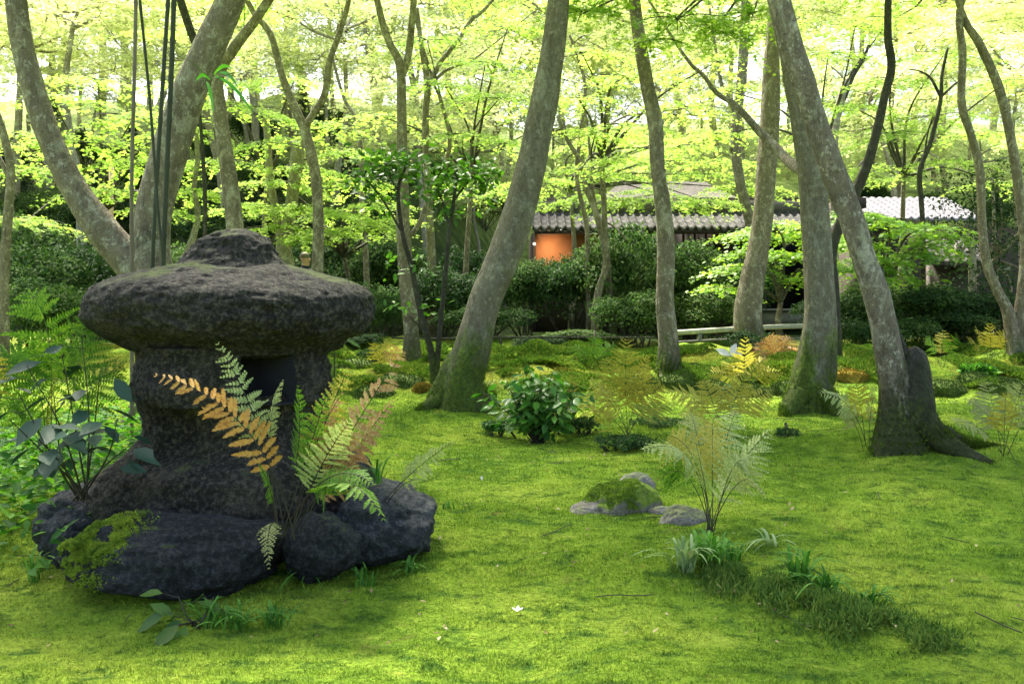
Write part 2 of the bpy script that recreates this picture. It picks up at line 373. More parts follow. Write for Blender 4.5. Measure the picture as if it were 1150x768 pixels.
M_black, n, b = mat('recess_shade_black'); b.inputs['Base Color'].default_value = (.008, .009, .012, 1); b.inputs['Roughness'].default_value = 1  # near-black colour paints the shade inside the lantern opening and the doorway

def plain(name, c, rough=.7, var=.25, sc=8, bump=0, stretch=None, spec=.3, emit=None):
    m, n, b = mat(name); nz = noise(n, sc, 5, .65, None, stretch)
    cc = ramp(n, nz, [(.3, tuple(v * (1 - var) for v in c)), (.7, tuple(min(1, v * (1 + var)) for v in c))])
    n.links.new(cc, b.inputs['Base Color']); b.inputs['Roughness'].default_value = rough; b.inputs['Specular IOR Level'].default_value = spec
    if bump: bumpn(n, b, nz, .8, bump)
    if emit: b.inputs['Emission Color'].default_value = (*emit[0], 1); b.inputs['Emission Strength'].default_value = emit[1]
    return m
M_orange = plain('orange_plaster', (.42, .17, .075), .9, .12, 3)
M_wood = plain('dark_wood', (.035, .025, .018), .8, .4, 6, .004, (1, 1, 12))
M_woodgrey = plain('weathered_wood', (.16, .15, .13), .8, .3, 6, .004, (1, 12, 12))
M_tile = plain('roof_tile', (.042, .04, .038), .85, .3, 5, 0, None, .2)
M_tilepale = plain('pale_roof_tile', (.13, .125, .135), .85, .2, 3, 0, None, .3)
M_thatch = plain('thatch', (.09, .08, .065), .95, .3, 14, .03, (1, 1, 3))
M_bamboo = plain('bamboo_rail', (.36, .34, .27), .5, .25, 10, 0, (3, 1, 1))
M_bamboogreen = plain('green_bamboo', (.032, .036, .02), .6, .35, 8, 0, (1, 1, .3))
M_bamboobrown = plain('brown_bamboo', (.12, .095, .06), .5, .3, 8, 0, (1, 1, .3))
M_post = plain('tan_wood', (.50, .33, .20), .7, .15, 8, 0, (1, 1, .2))
M_darkstem = plain('dark_stem', (.035, .03, .02), .6, .3, 20)
M_greenstem = plain('green_stem', (.09, .13, .04), .6, .3, 20)
M_petal = plain('petal', (.75, .66, .66), .6, .1, 30)
M_skin = plain('skin', (.55, .33, .23), .6, .1, 10)
M_hair = plain('grey_hair', (.16, .13, .10), .7, .2, 60)
M_jacket = plain('navy_cloth', (.02, .025, .05), .9, .3, 20)
M_trouser = plain('grey_cloth', (.08, .08, .085), .9, .3, 20)
M_lamp = plain('lamp_glass', (.9, .8, .6), .4, 0, 1, 0, None, .5, ((1, .8, .6), .8))
M_litter = LM('dry_leaf', [(.08, .05, .02), (.20, .13, .05), (.40, .33, .18)], (1.1, 1, .9), .6, .2, 3)

# ------------------------------------------------------------------ ground
def axis(a0, a1, st, lo, hi, g=1.12):
    c = list(np.arange(a0, a1, st)); s = st; v = c[-1]
    while v < hi: s *= g; v += s; c.append(v)
    s = st; v = c[0]; pre = []
    while v > lo: s *= g; v -= s; pre.append(v)
    return np.array(pre[::-1] + c)
gx = axis(-5.5, 8.5, .045, -150, 150); gy = axis(1.6, 13.5, .045, -25, 170)
X, Y = np.meshgrid(gx, gy); nx, ny = len(gx), len(gy)
V = np.stack([X.ravel(), Y.ravel(), terrain(X.ravel(), Y.ravel())], 1)
i = (np.arange(ny - 1)[:, None] * nx + np.arange(nx - 1)[None, :]).ravel()
mb = MB(); mb.add(V, np.stack([i, i + 1, i + nx + 1, i + nx], 1))
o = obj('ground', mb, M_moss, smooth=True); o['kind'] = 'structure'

# moss fuzz: short blades growing out of the ground
rng = np.random.default_rng(5)
NB = 520000
u = rng.random(NB); d = 2.2 * (13.5 / 2.2) ** (u ** .92); ang = (rng.random(NB) - .5) * 1.2
xx = np.tan(ang) * d; yy = d
keep = (np.abs(xx) < 9)
xx, yy = xx[keep], yy[keep]; d = d[keep]; NBk = len(xx)
zz = terrain(xx, yy); pp = np.stack([xx, yy, zz], 1)
den = vnoise(pp * np.array([9, 12, 1]), 21) * .5 + vnoise(pp * np.array([2.5, 3.5, 1]), 22) * .5
hgt = (.005 + .0014 * d) * (1 + .7 * den) * (.6 + .8 * rng.random(NBk))
wid = (.0024 + .0012 * d) * (.7 + .6 * rng.random(NBk))
nrm = np.stack([rng.normal(0, .8, NBk), rng.normal(0, .8, NBk), np.ones(NBk)], 1)
axisv = norm(nrm); head = rng.random(NBk) * 6.283
side = np.stack([np.cos(head), np.sin(head), 0 * head], 1)
a = pp - side * wid[:, None] * .5 - [0, 0, .003]; b_ = pp + side * wid[:, None] * .5 - [0, 0, .003]; c_ = pp + axisv * hgt[:, None]
VV = np.stack([a, b_, c_], 1).reshape(-1, 3); mb = MB(); mb.add(VV, np.arange(NBk * 3).reshape(-1, 3))
o = obj('moss', mb, M_mossb); tag(o, 'soft bright green moss carpeting the garden floor', 'moss', None, 'stuff')

# scattered fallen leaves on the moss
mb = MB(); k = 620; d = 3 + 11 * rng.random(k) ** 1.3; xx = np.tan((rng.random(k) - .5) * 1.1) * d
pp = np.stack([xx, d, terrain(xx, d) + .02], 1)
Xf, Yf, Zf = frames(np.stack([rng.normal(0, .3, k), rng.normal(0, .3, k), np.ones(k)], 1), rng.random(k) * 6.28)
scatter(mb, *OVAL, pp, Xf, Yf, Zf, .014 + .018 * rng.random(k))
tag(obj('fallen_leaves', mb, M_litter), 'small dry tan leaves scattered over the moss', 'fallen leaves', None, 'stuff')

mb = MB()
for k in range(150):
    d = 3 + 10 * rng.random(); x = math.tan((rng.random() - .5) * 1.05) * d; a = rng.random() * 3.14; L = .03 + .09 * rng.random(); e = np.array([math.cos(a), math.sin(a)]) * L
    q_ = [np.array([x + e[0] * t, d + e[1] * t, th(x + e[0] * t, d + e[1] * t) + .012 + .006 * rng.random()]) for t in (-1, -.3, .4, 1)]; tube(mb, catmull(q_, 6), .0012 + .0014 * rng.random(), 4, cap=False)
tag(obj('fallen_twigs', mb, M_darkstem), 'thin dark fallen twigs scattered over the moss', 'twigs', None, 'stuff')
# low tussocks of darker and rusty moss between the trees
M_tus = LM('tussock_moss', [(.035, .08, .014), (.08, .16, .02), (.15, .24, .03), (.28, .27, .045)], (1, 1.1, .6), .9, .25, 1.6, .1)
mb = MB()
for k in range(150):
    d = 9.9 + 5.2 * rng.random(); x = -3.5 + 12 * rng.random()
    if abs(x / d) > .62 or math.hypot(x - 2.85, d - 6.85) < .5: continue
    r = .10 + .24 * rng.random() ** 1.5; hh = r * (.35 + .35 * rng.random()); nb = int(900 * (r / .2) ** 2) + 250; a = rng.random(nb) * 6.28; rr = np.sqrt(rng.random(nb)) * (1 + .2 * np.cos(3 * a + k)); px_ = x + np.cos(a) * rr * r * 1.3; py_ = d + np.sin(a) * rr * r
    up = np.sqrt(np.clip(1 - (rr / 1.25) ** 2, 0, 1)) * hh; pp = np.stack([px_, py_, terrain(px_, py_) + up - .01], 1)
    nr = norm(np.stack([np.cos(a) * rr * .8, np.sin(a) * rr * .8, np.ones(nb)], 1) + rng.normal(0, .4, (nb, 3))); sv = norm(np.cross(nr, rng.normal(0, 1, (nb, 3)))) * .012
    mb.add(np.stack([pp - sv, pp + sv, pp + nr * (.02 + .03 * rng.random(nb))[:, None]], 1).reshape(-1, 3), np.arange(3 * nb).reshape(-1, 3))
tag(obj('moss_tussocks', mb, M_tus), 'uneven tussocks of dark and rusty moss between the tree trunks', 'moss', None, 'stuff')

# ------------------------------------------------------------------ rocks
def ico(sub):
    import bmesh
    bm = bmesh.new(); bmesh.ops.create_icosphere(bm, subdivisions=sub, radius=1); bm.verts.ensure_lookup_table()
    v = np.array([x.co[:] for x in bm.verts]); f = np.array([[q.index for q in p.verts] for p in bm.faces]); bm.free(); return v, f
ICO = {s: ico(s) for s in (3, 4, 5, 6)}
def rockV(c, s, seed, amp=.22, sub=5, rz=0, flat=.0, sharp=.5):
    v, f = ICO[sub]; v = v.copy()
    v = np.sign(v) * np.abs(v) ** (1 - flat); v = v * (1 + amp * fbm(v * 1.4 + seed * 7.1, 4, seed))[:, None]
    pl = np.random.default_rng(seed)
    for q in range(12):   # a few broken planes
        nn = norm(pl.normal(0, 1, 3)); dd = .82 + .1 * pl.random(); ov = np.clip(v @ nn - dd, 0, None); v = v - nn * ov[:, None] * .85
    v = v + norm(v) * (sharp * .25 * fbm(v * 6 + seed, 4, seed + 3))[:, None]
    v = v * np.asarray(s); ca, sa = math.cos(rz), math.sin(rz)
    v = np.stack([v[:, 0] * ca - v[:, 1] * sa, v[:, 0] * sa + v[:, 1] * ca, v[:, 2]], 1)
    return v + np.asarray(c), f
def rock(name, c, s, seed, m, label, cat='rock', group=None, **kw):
    e = MB(); v, f = rockV((0, 0, 0), s, seed, **kw); e.add(v, f)
    o = obj(name, e, m, smooth=True); o.location = tuple(float(q) for q in c); return tag(o, label, cat, group)
BR = 'dark rocks under the stone lantern'
rock('boulder', P(195, 620, 3.6), (.445, .28, .165), 11, M_slate, 'long dark boulder with a bright moss patch in front of the stone lantern', 'boulder', BR, flat=.28)
rock('boulder', P(118, 588, 4.05), (.28, .30, .18), 12, M_slate2, 'dark boulder behind the moss patched boulder, beside the green herbs', 'boulder', BR, flat=.15)
rock('boulder', P(360, 614, 3.66), (.15, .18, .135), 13, M_slate, 'round dark boulder between the moss patched boulder and the flat grey one', 'boulder', BR)
rock('boulder', P(436, 586, 4.0), (.215, .26, .16), 14, M_slate2, 'angular bluish grey boulder with a flat top, nearest the open lawn', 'boulder', BR, flat=.35, amp=.15)
rock('boulder', P(370, 560, 4.3), (.27, .3, .24), 15, M_slate, 'dark boulder behind the orange fern, at the foot of the lantern', 'boulder', BR)
MR = 'small rocks on the lawn'
rock('rock', P(697, 577, 4.85), (.215, .17, .175), 21, M_rockmoss, 'moss covered rock on the lawn left of the pale fern', 'rock', MR)
rock('rock', P(742, 583, 4.75), (.08, .07, .075), 28, M_rockpale, 'small grey stone between the moss covered rock and the jagged whitish one', 'rock', MR, amp=.35)
rock('rock', P(803, 616, 4.25), (.06, .05, .07), 29, M_rockpale, 'smallest stone, half hidden among the upright strap leaves', 'rock', MR, amp=.35)
rock('rock', P(668, 580, 4.8), (.13, .09, .085), 22, M_rockpale, 'low pale rock tip sticking out beside the moss covered rock', 'rock', MR)
rock('rock', P(714, 550, 5.3), (.12, .1, .10), 23, M_rockpale, 'small pale rounded rock behind the moss covered rock', 'rock', MR)
rock('rock', P(768, 592, 4.5), (.13, .08, .12), 24, M_rockpale, 'jagged whitish rock at the foot of the pale fern', 'rock', MR, amp=.4)
rock('rock', P(838, 636, 4.05), (.075, .05, .10), 25, M_rockpale, 'small pinkish grey rock between the strap leaved tufts', 'rock', MR, amp=.35)
rock('rock', P(532, 449, 9.35), (.24, .2, .19), 26, M_rockmoss, 'rounded mossy rock at the foot of the thick leaning maple', 'rock', MR)
rock('rock', P(515, 463, 9.15), (.10, .08, .06), 27, M_rockpale, 'small bare pinkish rock in front of the rounded mossy rock', 'rock', MR)

def fuzz(o, sub, maskf, k, seed, h=.012, m=None):
    me = o.data; nV = len(me.vertices); v = np.zeros(nV * 3); me.vertices.foreach_get('co', v); v = v.reshape(-1, 3); nn = np.zeros(nV * 3); me.vertices.foreach_get('normal', nn); nn = nn.reshape(-1, 3)
    q = np.random.default_rng(seed); w = maskf(v, nn); w = np.clip(w, 0, None); ids = q.choice(nV, k, p=w / w.sum()); j = q.normal(0, .006, (k, 3)); nb_ = nn[ids]; j -= nb_ * (j * nb_).sum(1, keepdims=True)
    pp = v[ids] + j; ax = norm(nb_ + q.normal(0, .6, (k, 3))); sd_ = norm(np.cross(ax, q.normal(0, 1, (k, 3)))) * .0035; mb = MB(); L_ = parent_loc(o)
    pp = pp + L_; mb.add(np.stack([pp - sd_ - nb_ * .004, pp + sd_ - nb_ * .004, pp + ax * (h * (.5 + q.random(k)))[:, None]], 1).reshape(-1, 3), np.arange(3 * k).reshape(-1, 3))
    return obj('moss_patch', mb, m or M_mossb, o)
bl_ = {o['label']: o for o in scene.objects if 'boulder' in o.name or o.name.startswith('rock')}
for lb, o in bl_.items():
    if lb.startswith('long dark boulder'): fuzz(o, 0, lambda v, nn: np.exp(-(((v[:, 0] + .24) / .13) ** 2 + ((v[:, 1] + .13) / .10) ** 2) ** 1.5) * (nn[:, 2] > .2) * (vnoise(v * 9, 3) > -.6), 30000, 1, .008)
    if lb.startswith('moss covered rock'): fuzz(o, 0, lambda v, nn: (nn[:, 2] > .25) * (vnoise(v * 9, 3) > -.05) * (v[:, 0] < .12), 8000, 2, .009)
    if lb.startswith('rounded mossy'): fuzz(o, 0, lambda v, nn: (nn[:, 2] > 0) * (vnoise(v * 5, 3) > -.5) * 1.0, 9000, 3, .02)
# ------------------------------------------------------------------ stone lantern
LD = 4.15; LC = P(262, HY, LD); lx, ly = LC[0], LD
def zpx(py, d=LD): return EYE + (HY - py) / F * d
lan = empty('stone_lantern', (lx, ly, zpx(585)), 'weathered dark stone lantern with a wide mushroom cap, standing on dark boulders', 'stone lantern')
def lathe(prof, seg, rfun=None):
    """prof: (n,2) of radius, z"""
    prof = np.asarray(prof, float); n = len(prof); a = np.linspace(0, 2 * np.pi, seg, endpoint=False)
    r = prof[:, 0][:, None] * np.ones(seg); z = prof[:, 1][:, None] * np.ones(seg)
    if rfun is not None: r, z = rfun(r, z, a[None, :] * np.ones((n, 1)))
    V = np.stack([lx + r * np.cos(a), ly + r * np.sin(a), z], -1).reshape(-1, 3)
    i = np.arange(n - 1)[:, None] * seg; j = np.arange(seg)[None, :]; j2 = (j + 1) % seg
    Q = np.stack([i + j, i + j2, i + seg + j2, i + seg + j], -1).reshape(-1, 4)
    return V, Q
def rough(V, amp, sc, seed, aniso=(1, 1, 1)):
    c = V.mean(0); d = norm(V - c); d[:, 2] *= .5
    return V + d * (amp * fbm(V * sc * np.asarray(aniso), 5, seed, .6))[:, None]
PX = LD / F
# cap
prof = catmull([(.002, zpx(294)), (.12, zpx(295)), (.27, zpx(300)), (.40, zpx(309)), (.51, zpx(318)), (.57, zpx(328)), (.588, zpx(343)), (.582, zpx(359)), (.54, zpx(371)), (.46, zpx(382)), (.40, zpx(393)), (.3, zpx(398)), (.002, zpx(398))], 110)
V, Q = lathe(prof, 220, lambda r, z, a: (r * (1 + .035 * np.cos(2 * a + .4) + .03 * np.cos(3 * a + 1) + .02 * np.cos(5 * a)), z + .014 * np.cos(a - 2.9) * r / .6 + .012 * np.cos(3 * a) * r))
V = rough(V, .05, 4.0, 31, (1, 1, 1.8)); V = rough(V, .022, 21, 32, (1, 1, 1.5))
mb = MB(); mb.add(V, Q); obj('cap', mb, M_lantern, lan, True)
# jewel
prof = catmull([(.29, zpx(312)), (.25, zpx(302)), (.205, zpx(293)), (.175, zpx(282)), (.145, zpx(271)), (.10, zpx(263)), (.04, zpx(258)), (.001, zpx(257.5))], 40)
V, Q = lathe(prof, 90, lambda r, z, a: (r * (1 + .06 * np.cos(2 * a)), z)); V = rough(V, .045, 8, 33, (1, 1, 2)); V = rough(V, .014, 30, 34)
mb = MB(); mb.add(V, Q); obj('finial', mb, M_lantern, lan, True)
# light chamber with opening
def chamber(r, z, a):
    r = r * (1 + .05 * np.cos(4 * (a + .35)))
    da = np.angle(np.exp(1j * (a - R(-90 + 36)))); zz0, zz1 = zpx(443), zpx(395)
    ins = (np.abs(da) < R(15)) & (z > zz0) & (z < zz1)
    return np.where(ins, r * .45, r), z
zs = np.linspace(zpx(446), zpx(386), 60); prof = [(.425 + .012 * np.sin(i * .1), z) for i, z in enumerate(zs)]
V, Q = lathe(prof, 260, chamber)
inside = np.hypot(V[:, 0] - lx, V[:, 1] - ly) < .3
V2 = rough(V, .03, 7, 36); V2 = rough(V2, .018, 26, 37); V2[inside] = V[inside]
mb = MB(); fi = inside[Q].any(1); mb.add(V2, [Q[~fi]]); mb.F.append(Q[fi]); mb.M.append(np.ones(fi.sum(), np.int32))
obj('light_chamber', mb, [M_lantern, M_black], lan, False)
# column and base swelling (narrower column, wide foot)
prof = catmull([(.39, zpx(438)), (.375, zpx(452)), (.36, zpx(470)), (.375, zpx(488)), (.43, zpx(504)), (.51, zpx(520)), (.545, zpx(543)), (.53, zpx(566)), (.46, zpx(584)), (.2, zpx(592)), (.002, zpx(592))], 110)
V, Q = lathe(prof, 200, lambda r, z, a: (r * (1 + .05 * np.cos(2 * a - .6) + .03 * np.cos(5 * a)), z + 0 * r))
V = rough(V, .07, 3.2, 38); V = rough(V, .03, 13, 39); V = rough(V, .012, 40, 40)
mb = MB(); mb.add(V, Q); obj('pedestal', mb, M_lantern, lan, True)

# ------------------------------------------------------------------ crowns
def pad(mb, c, rad, nl, rng, size, tmpl, tilt=(0, 0), droop=.22, flat=.05):
    th_ = rng.random(nl) * 6.283; ph = rng.random(4) * 6.28
    edge = 1 + .22 * np.cos(3 * th_ + ph[0]) + .2 * np.cos(5 * th_ + ph[1]) + .16 * np.cos(9 * th_ + ph[2])
    rr = np.sqrt(rng.random(nl)) * edge
    # gather into little sprays along radial twigs
    kt = 13; tw = np.round(th_ / 6.283 * kt) / kt * 6.283
    th2 = tw + (th_ - tw) * .62
    x = rr * np.cos(th2) * rad; y = rr * np.sin(th2) * rad * .9
    z = -droop * rad * rr ** 2 + rng.normal(0, flat, nl) + x * tilt[0] + y * tilt[1]
    # clumping : discard by noise
    pp = np.stack([x, y, z], 1) + c
    keep = vnoise(pp * 4.5, 5) + rng.normal(0, .35, nl) > -.25
    pp = pp[keep]; th2 = th2[keep]; k = len(pp)
    nr = np.stack([rng.normal(0, .3, k) + tilt[0] * -1 + .25 * np.cos(th2), rng.normal(0, .38, k) - tilt[1] + .25 * np.sin(th2), np.ones(k)], 1)
    X, Y, Z = frames(nr, rng.random(k) * 6.283)
    scatter(mb, *tmpl, pp, X, Y, Z, size * (.65 + .6 * rng.random(k)))
def build_crown(seed, Rr, z0, z1, nlimb, npad, nleaf, size, tmpl, padr=(.5, .95)):
    """branches and leaves radiating from the origin"""
    rng = np.random.default_rng(seed); br = MB(); lv = MB()
    for i in range(nlimb):
        az = 6.283 * (i + rng.random() * .8) / nlimb; f = (i * .618 + rng.random() * .3) % 1
        ztop = z0 + (z1 - z0) * f; L = Rr * (.55 + .5 * rng.random()) * (1 - .45 * max(0, f - .5))
        end = np.array([math.cos(az) * L, math.sin(az) * L, ztop])
        mid = np.array([end[0] * .4, end[1] * .4, ztop * .45 + .35 + rng.normal(0, .15)])
        s0 = np.array([0, 0, max(-.2, min(.8, ztop * .3))])
        path = catmull([s0, (s0 + mid) / 2 + rng.normal(0, .08, 3), mid, (mid + end) / 2 + rng.normal(0, .12, 3), end], 22)
        r0 = .03 + .02 * rng.random(); rad = np.linspace(r0, .006, 22); tube(br, path, rad, 5, cap=False)
        for j in range(npad):
            t = .28 + .72 * (j + .6) / npad; q = path[min(21, int(t * 21))]
            a2 = az + (rng.random() - .5) * 2.4; l2 = (.35 + .5 * rng.random()) * Rr * .35
            e2 = q + np.array([math.cos(a2) * l2, math.sin(a2) * l2, rng.normal(.05, .16)])
            tube(br, catmull([q, (q + e2) / 2 + rng.normal(0, .05, 3), e2], 7), np.linspace(.012, .004, 7), 4, cap=False)
            pr = padr[0] + (padr[1] - padr[0]) * rng.random()
            pad(lv, e2, pr, int(nleaf * pr / padr[1]), rng, size, tmpl, (rng.normal(0, .12), rng.normal(0, .12)))
    return br, lv
CROWNS = []
for k, s in enumerate((101, 102, 103)):
    br, lv = build_crown(s, 2.9, -.6, 2.6, 9, 5, 330, .07, TRI3)
    CROWNS.append((make_mesh('branches', br, M_twig, True), make_mesh('crown', lv, M_maple)))
def add_crown(root, at, k, sc, rz, m=None, drop=False):
    base = parent_loc(root)
    for nm, me in zip(('branches', 'crown'), CROWNS[k]):
        o = bpy.data.objects.new(nm, me); COL.objects.link(o); o.parent = root
        o.location = tuple(np.asarray(at) - base); o.rotation_euler = (0, 0, rz); o.scale = (sc, sc, sc)

def limb_pts(pts, d):
    out = []; rad = []
    for q in pts:
        dd = q[3] if len(q) > 3 else d
        out.append(P(q[0], q[1], dd)); rad.append(q[2] * .46 / F * dd)
    return np.array(out), np.array(rad)
TREES = {}
def tree(key, label, base, stem, m=M_bark, limbs=(), top=6.0, crown=None, name='maple_tree', flare=.6, group='maple trees standing in the moss garden', d=None, roots=(), bump=.10, seed=1, seg=20, dense=1):
    """base: pixel of the foot; stem: (px, py, width px[, depth]) upward."""
    g = G(*base) if d is None else GD(base[0], d); d = g[1]
    root = empty(name, g, label, 'tree', group)
    pts, rad = limb_pts(stem, d)
    foot = g.copy(); foot[2] -= .12
    pts = np.vstack([foot, pts]); rad = np.concatenate([[rad[0] * (1 + flare)], rad])
    if top and pts[-1][2] < top:
        dv = norm(pts[-1] - pts[-2]); dv = norm(dv + np.array([0, 0, .6])); L = (top - pts[-1][2]) / dv[2]
        pts = np.vstack([pts, pts[-1] + dv * L * .5 + [.06, .05, 0], pts[-1] + dv * L]); rad = np.concatenate([rad, [rad[-1] * .85, rad[-1] * .6]])
    seglen = np.concatenate([[0], np.cumsum(np.linalg.norm(np.diff(pts, axis=0), axis=1))]); n = int(max(16, seglen[-1] / .07 * dense))
    path = catmull(pts, n); u = np.linspace(0, len(pts) - 1, n); r = np.interp(u, np.arange(len(pts)), rad)
    hh = path[:, 2] - g[2]; fl = flare * np.exp(-np.clip(hh, 0, None) / (rad[1] * 1.6)); r = r * (1 + fl * .35)
    mb = MB(); tube(mb, path, r, seg, 0, bump, seed, (.05 + .35 * fl * (flare > .2), 5, seed))
    for rt in roots:
        q, rr = [], []
        for (ax, ay, az_, ra) in rt: q.append(g + np.array([ax, ay, az_])); rr.append(ra)
        tube(mb, catmull(q, 20), np.interp(np.linspace(0, 1, 20), np.linspace(0, 1, len(rr)), rr), 12, 0, .2, seed + 5)
    obj('trunk', mb, m, root, True)
    tops = [pts[-1]]
    for lb in limbs:
        mm = lb[0] if not isinstance(lb[0], tuple) else m; pl = lb[1:] if not isinstance(lb[0], tuple) else lb
        q, rr = limb_pts(pl, d); n = int(max(12, np.linalg.norm(q[-1] - q[0]) / .07))
        if q[-1][2] > 3.2 and top:
            dv = norm(q[-1] - q[-2]); q = np.vstack([q, q[-1] + norm(dv + np.array([0, 0, .3])) * 1.4]); rr = np.append(rr, rr[-1] * .6); tops.append(q[-1])
        path = catmull(q, n); r = np.interp(np.linspace(0, len(q) - 1, n), np.arange(len(q)), rr)
        mb = MB(); tube(mb, path, r, 12, 0, bump * .7, seed + 3); obj('limb', mb, mm, root, True)
    if crown:
        for (ci, sc, rz, dz) in crown:
            t = tops[min(len(tops) - 1, ci // 10)]
            add_crown(root, t + np.array([0, 0, dz]), ci % 3, sc, rz)
    TREES[key] = (root, path, pts)
    return root

tree('A', 'heavy maple forking behind the lantern into two thick limbs', (190, 470), [(188, 420, 58), (185, 360, 56), (170, 300, 52), (172, 240, 46), (190, 170, 43), (212, 105, 41), (238, 45, 38), (262, -10, 34), (275, -60, 30)], M_bark,
     limbs=[((178, 345, 46), (150, 300, 46), (118, 262, 40), (85, 215, 33), (62, 170, 30), (42, 115, 28), (26, 55, 26), (18, 0, 25), (16, -50, 26))], crown=[(0, 1.1, 1, 0), (11, 1.05, 2, 0)], seed=3, d=8.0, bump=.14)
tree('B', 'slim maple rising just above the finial of the lantern', (266, 420), [(266, 330, 22), (263, 250, 21), (254, 180, 18), (246, 120, 17), (245, 85, 14), (262, 55, 13), (285, 25, 12), (305, -5, 11), (330, -40, 9)], M_bark,
     limbs=[(M_barkdark, (247, 112, 12), (236, 85, 11), (218, 45, 10), (204, 5, 10), (195, -30, 9))], crown=[(1, .8, .4, .3)], seed=4, d=11.5, flare=.3)
tree('C', 'slender maple with a wide open fork, between the finial and the person', (352, 350), [(356, 310, 14), (357, 240, 13), (353, 190, 13), (343, 150, 12), (335, 130, 11), (318, 90, 9), (304, 40, 8), (285, 15, 7), (270, -15, 6)], M_bark,
     limbs=[((343, 142, 9), (352, 128, 9), (365, 105, 9), (370, 70, 8), (382, 35, 7), (393, -5, 6))], crown=[(2, .9, 2, .3)], seed=5, d=15, flare=.3)
tree('D', 'pale barked maple leaning beside the person, its trunk split low down', (322, 350), [(322, 310, 22), (318, 275, 18), (325, 245, 15), (330, 205, 15), (334, 170, 17), (326, 160, 8)], M_barkpale,
     limbs=[((318, 285, 10), (310, 240, 10), (303, 200, 10), (301, 165, 9), (298, 120, 7)), ((334, 172, 8), (344, 150, 6), (352, 120, 5))], crown=None, top=0, seed=6, d=17, flare=.3)
tree('E', 'upright maple with a narrow fork, left of the thick leaning maple', (462, 405), [(462, 370, 18), (457, 320, 19), (453, 260, 17), (452, 200, 14), (451, 140, 12), (450, 78, 11), (438, 50, 9), (428, 20, 8), (420, -20, 7)], M_bark,
     limbs=[((450, 90, 10), (459, 60, 9), (463, 20, 8), (466, -20, 8)), ((462, 265, 7), (474, 245, 6), (480, 222, 4))], crown=[(0, .85, 3, .3)], seed=7, flare=.3)
tree('F', 'thin maple with an arching branch, between the forked and the thick leaning maple', (484, 370), [(486, 330, 11), (484, 270, 10), (479, 180, 9), (478, 130, 8), (480, 95, 8), (473, 50, 6), (468, 10, 5)], M_bark,
     limbs=[((480, 98, 7), (495, 70, 6), (515, 45, 5), (530, 22, 5), (545, 10, 4)), ((484, 95, 4), (500, 80, 4), (520, 72, 3), (535, 65, 2)), ((500, 190, 6), (505, 155, 5), (494, 110, 4), (488, 95, 3))], crown=[(1, .75, 1, .4)], top=6.5, seed=8, d=17.5, flare=.3)
tree('G', 'thick grey maple leaning to the right of the glossy shrub, with a mossy flared foot', (515, 455), [(519, 425, 52), (530, 395, 44), (541, 350, 38), (562, 300, 42), (580, 250, 40), (594, 200, 37), (606, 140, 35), (614, 100, 33), (622, 50, 30), (629, -5, 27), (636, -60, 24)], M_barkmossy,
     crown=[(1, 1.15, 2, 0)], seed=9, flare=.35, roots=[[(-.1, -.05, .1, .12), (-.25, -.14, .02, .08), (-.4, -.22, -.07, .03)], [(.1, -.1, .1, .11), (.24, -.2, 0, .07), (.36, -.3, -.08, .03)]], bump=.16)
tree('H', 'smooth upright maple rooted in front of the bamboo rail', (752, 418), [(751, 385, 25), (747, 340, 22), (748, 290, 22), (746, 240, 20), (739, 190, 18), (736, 140, 18), (728, 100, 17), (721, 60, 16), (715, 20, 15), (710, -30, 13)], M_bark,
     crown=[(2, 1.0, 4, .1)], seed=10, flare=.25, roots=[[(0, -.05, .15, .12), (-.05, -.12, .0, .1), (-.12, -.25, -.08, .03)]])
tree('I', 'S curved maple growing beside the dark doorway', (846, 396), [(842, 380, 34), (840, 350, 33), (845, 315, 28), (852, 280, 25), (857, 245, 24), (860, 200, 24), (864, 150, 23), (866, 100, 22), (867, 55, 18), (870, 10, 15), (873, -30, 13)], M_bark,
     crown=[(0, 1.1, 5, .1)], seed=11, flare=.3)
tree('J', 'broad double stemmed maple with yellow moss down one side', (908, 458), [(910, 425, 46), (914, 400, 40), (920, 350, 35), (919, 300, 34), (916, 250, 34), (912, 200, 32), (903, 150, 27), (893, 100, 24), (884, 50, 22), (876, 0, 20), (868, -50, 18)], M_barkmossy, flare=.35,
     limbs=[(M_bark, (915, 215, 14), (905, 196, 14), (886, 182, 13, 9.9), (870, 165, 12, 10.2), (850, 145, 10, 10.4)), (M_bark, (850, 145, 9, 10.4), (835, 128, 8, 10.5), (822, 115, 7, 10.6), (805, 105, 6, 10.7), (790, 85, 5, 10.8), (768, 62, 4, 11)),
            ((908, 440, 26), (926, 425, 26), (930, 395, 22), (932, 350, 16), (930, 300, 12))], crown=[(1, 1.1, .7, 0)], seed=12, bump=.16, roots=[[(-.12, -.1, .12, .13), (-.25, -.22, 0, .08), (-.34, -.35, -.08, .03)], [(.12, -.15, .1, .12), (.2, -.3, -.06, .04)]])
tree('K', 'big leaning maple nearest the viewer, growing out of a dark mossy stump', (1012, 505), [(1007, 465, 44), (1003, 430, 38), (998, 400, 34), (988, 350, 33), (973, 300, 31), (957, 250, 30), (937, 200, 31), (920, 150, 30), (904, 100, 29), (887, 50, 29), (874, 0, 27), (862, -60, 24)], M_barkroot,
     limbs=[(M_barkdark, (1022, 512, 62, 6.95), (1028, 470, 50), (1029, 430, 40), (1028, 404, 30), (1022, 392, 14)), (M_barkdark, (1030, 420, 9), (1012, 385, 8), (1003, 355, 7), (996, 330, 5), (990, 300, 3))], crown=[(0, 1.2, 1.2, 0), (2, 1.0, 3.2, .6)],
     seed=13, flare=.5, bump=.2, roots=[[(.08, -.05, .25, .12), (.2, -.12, .08, .085), (.33, -.22, .01, .055), (.45, -.33, -.05, .03)], [(.2, .1, .12, .1), (.5, .15, .02, .05), (.8, .2, -.04, .02)]])
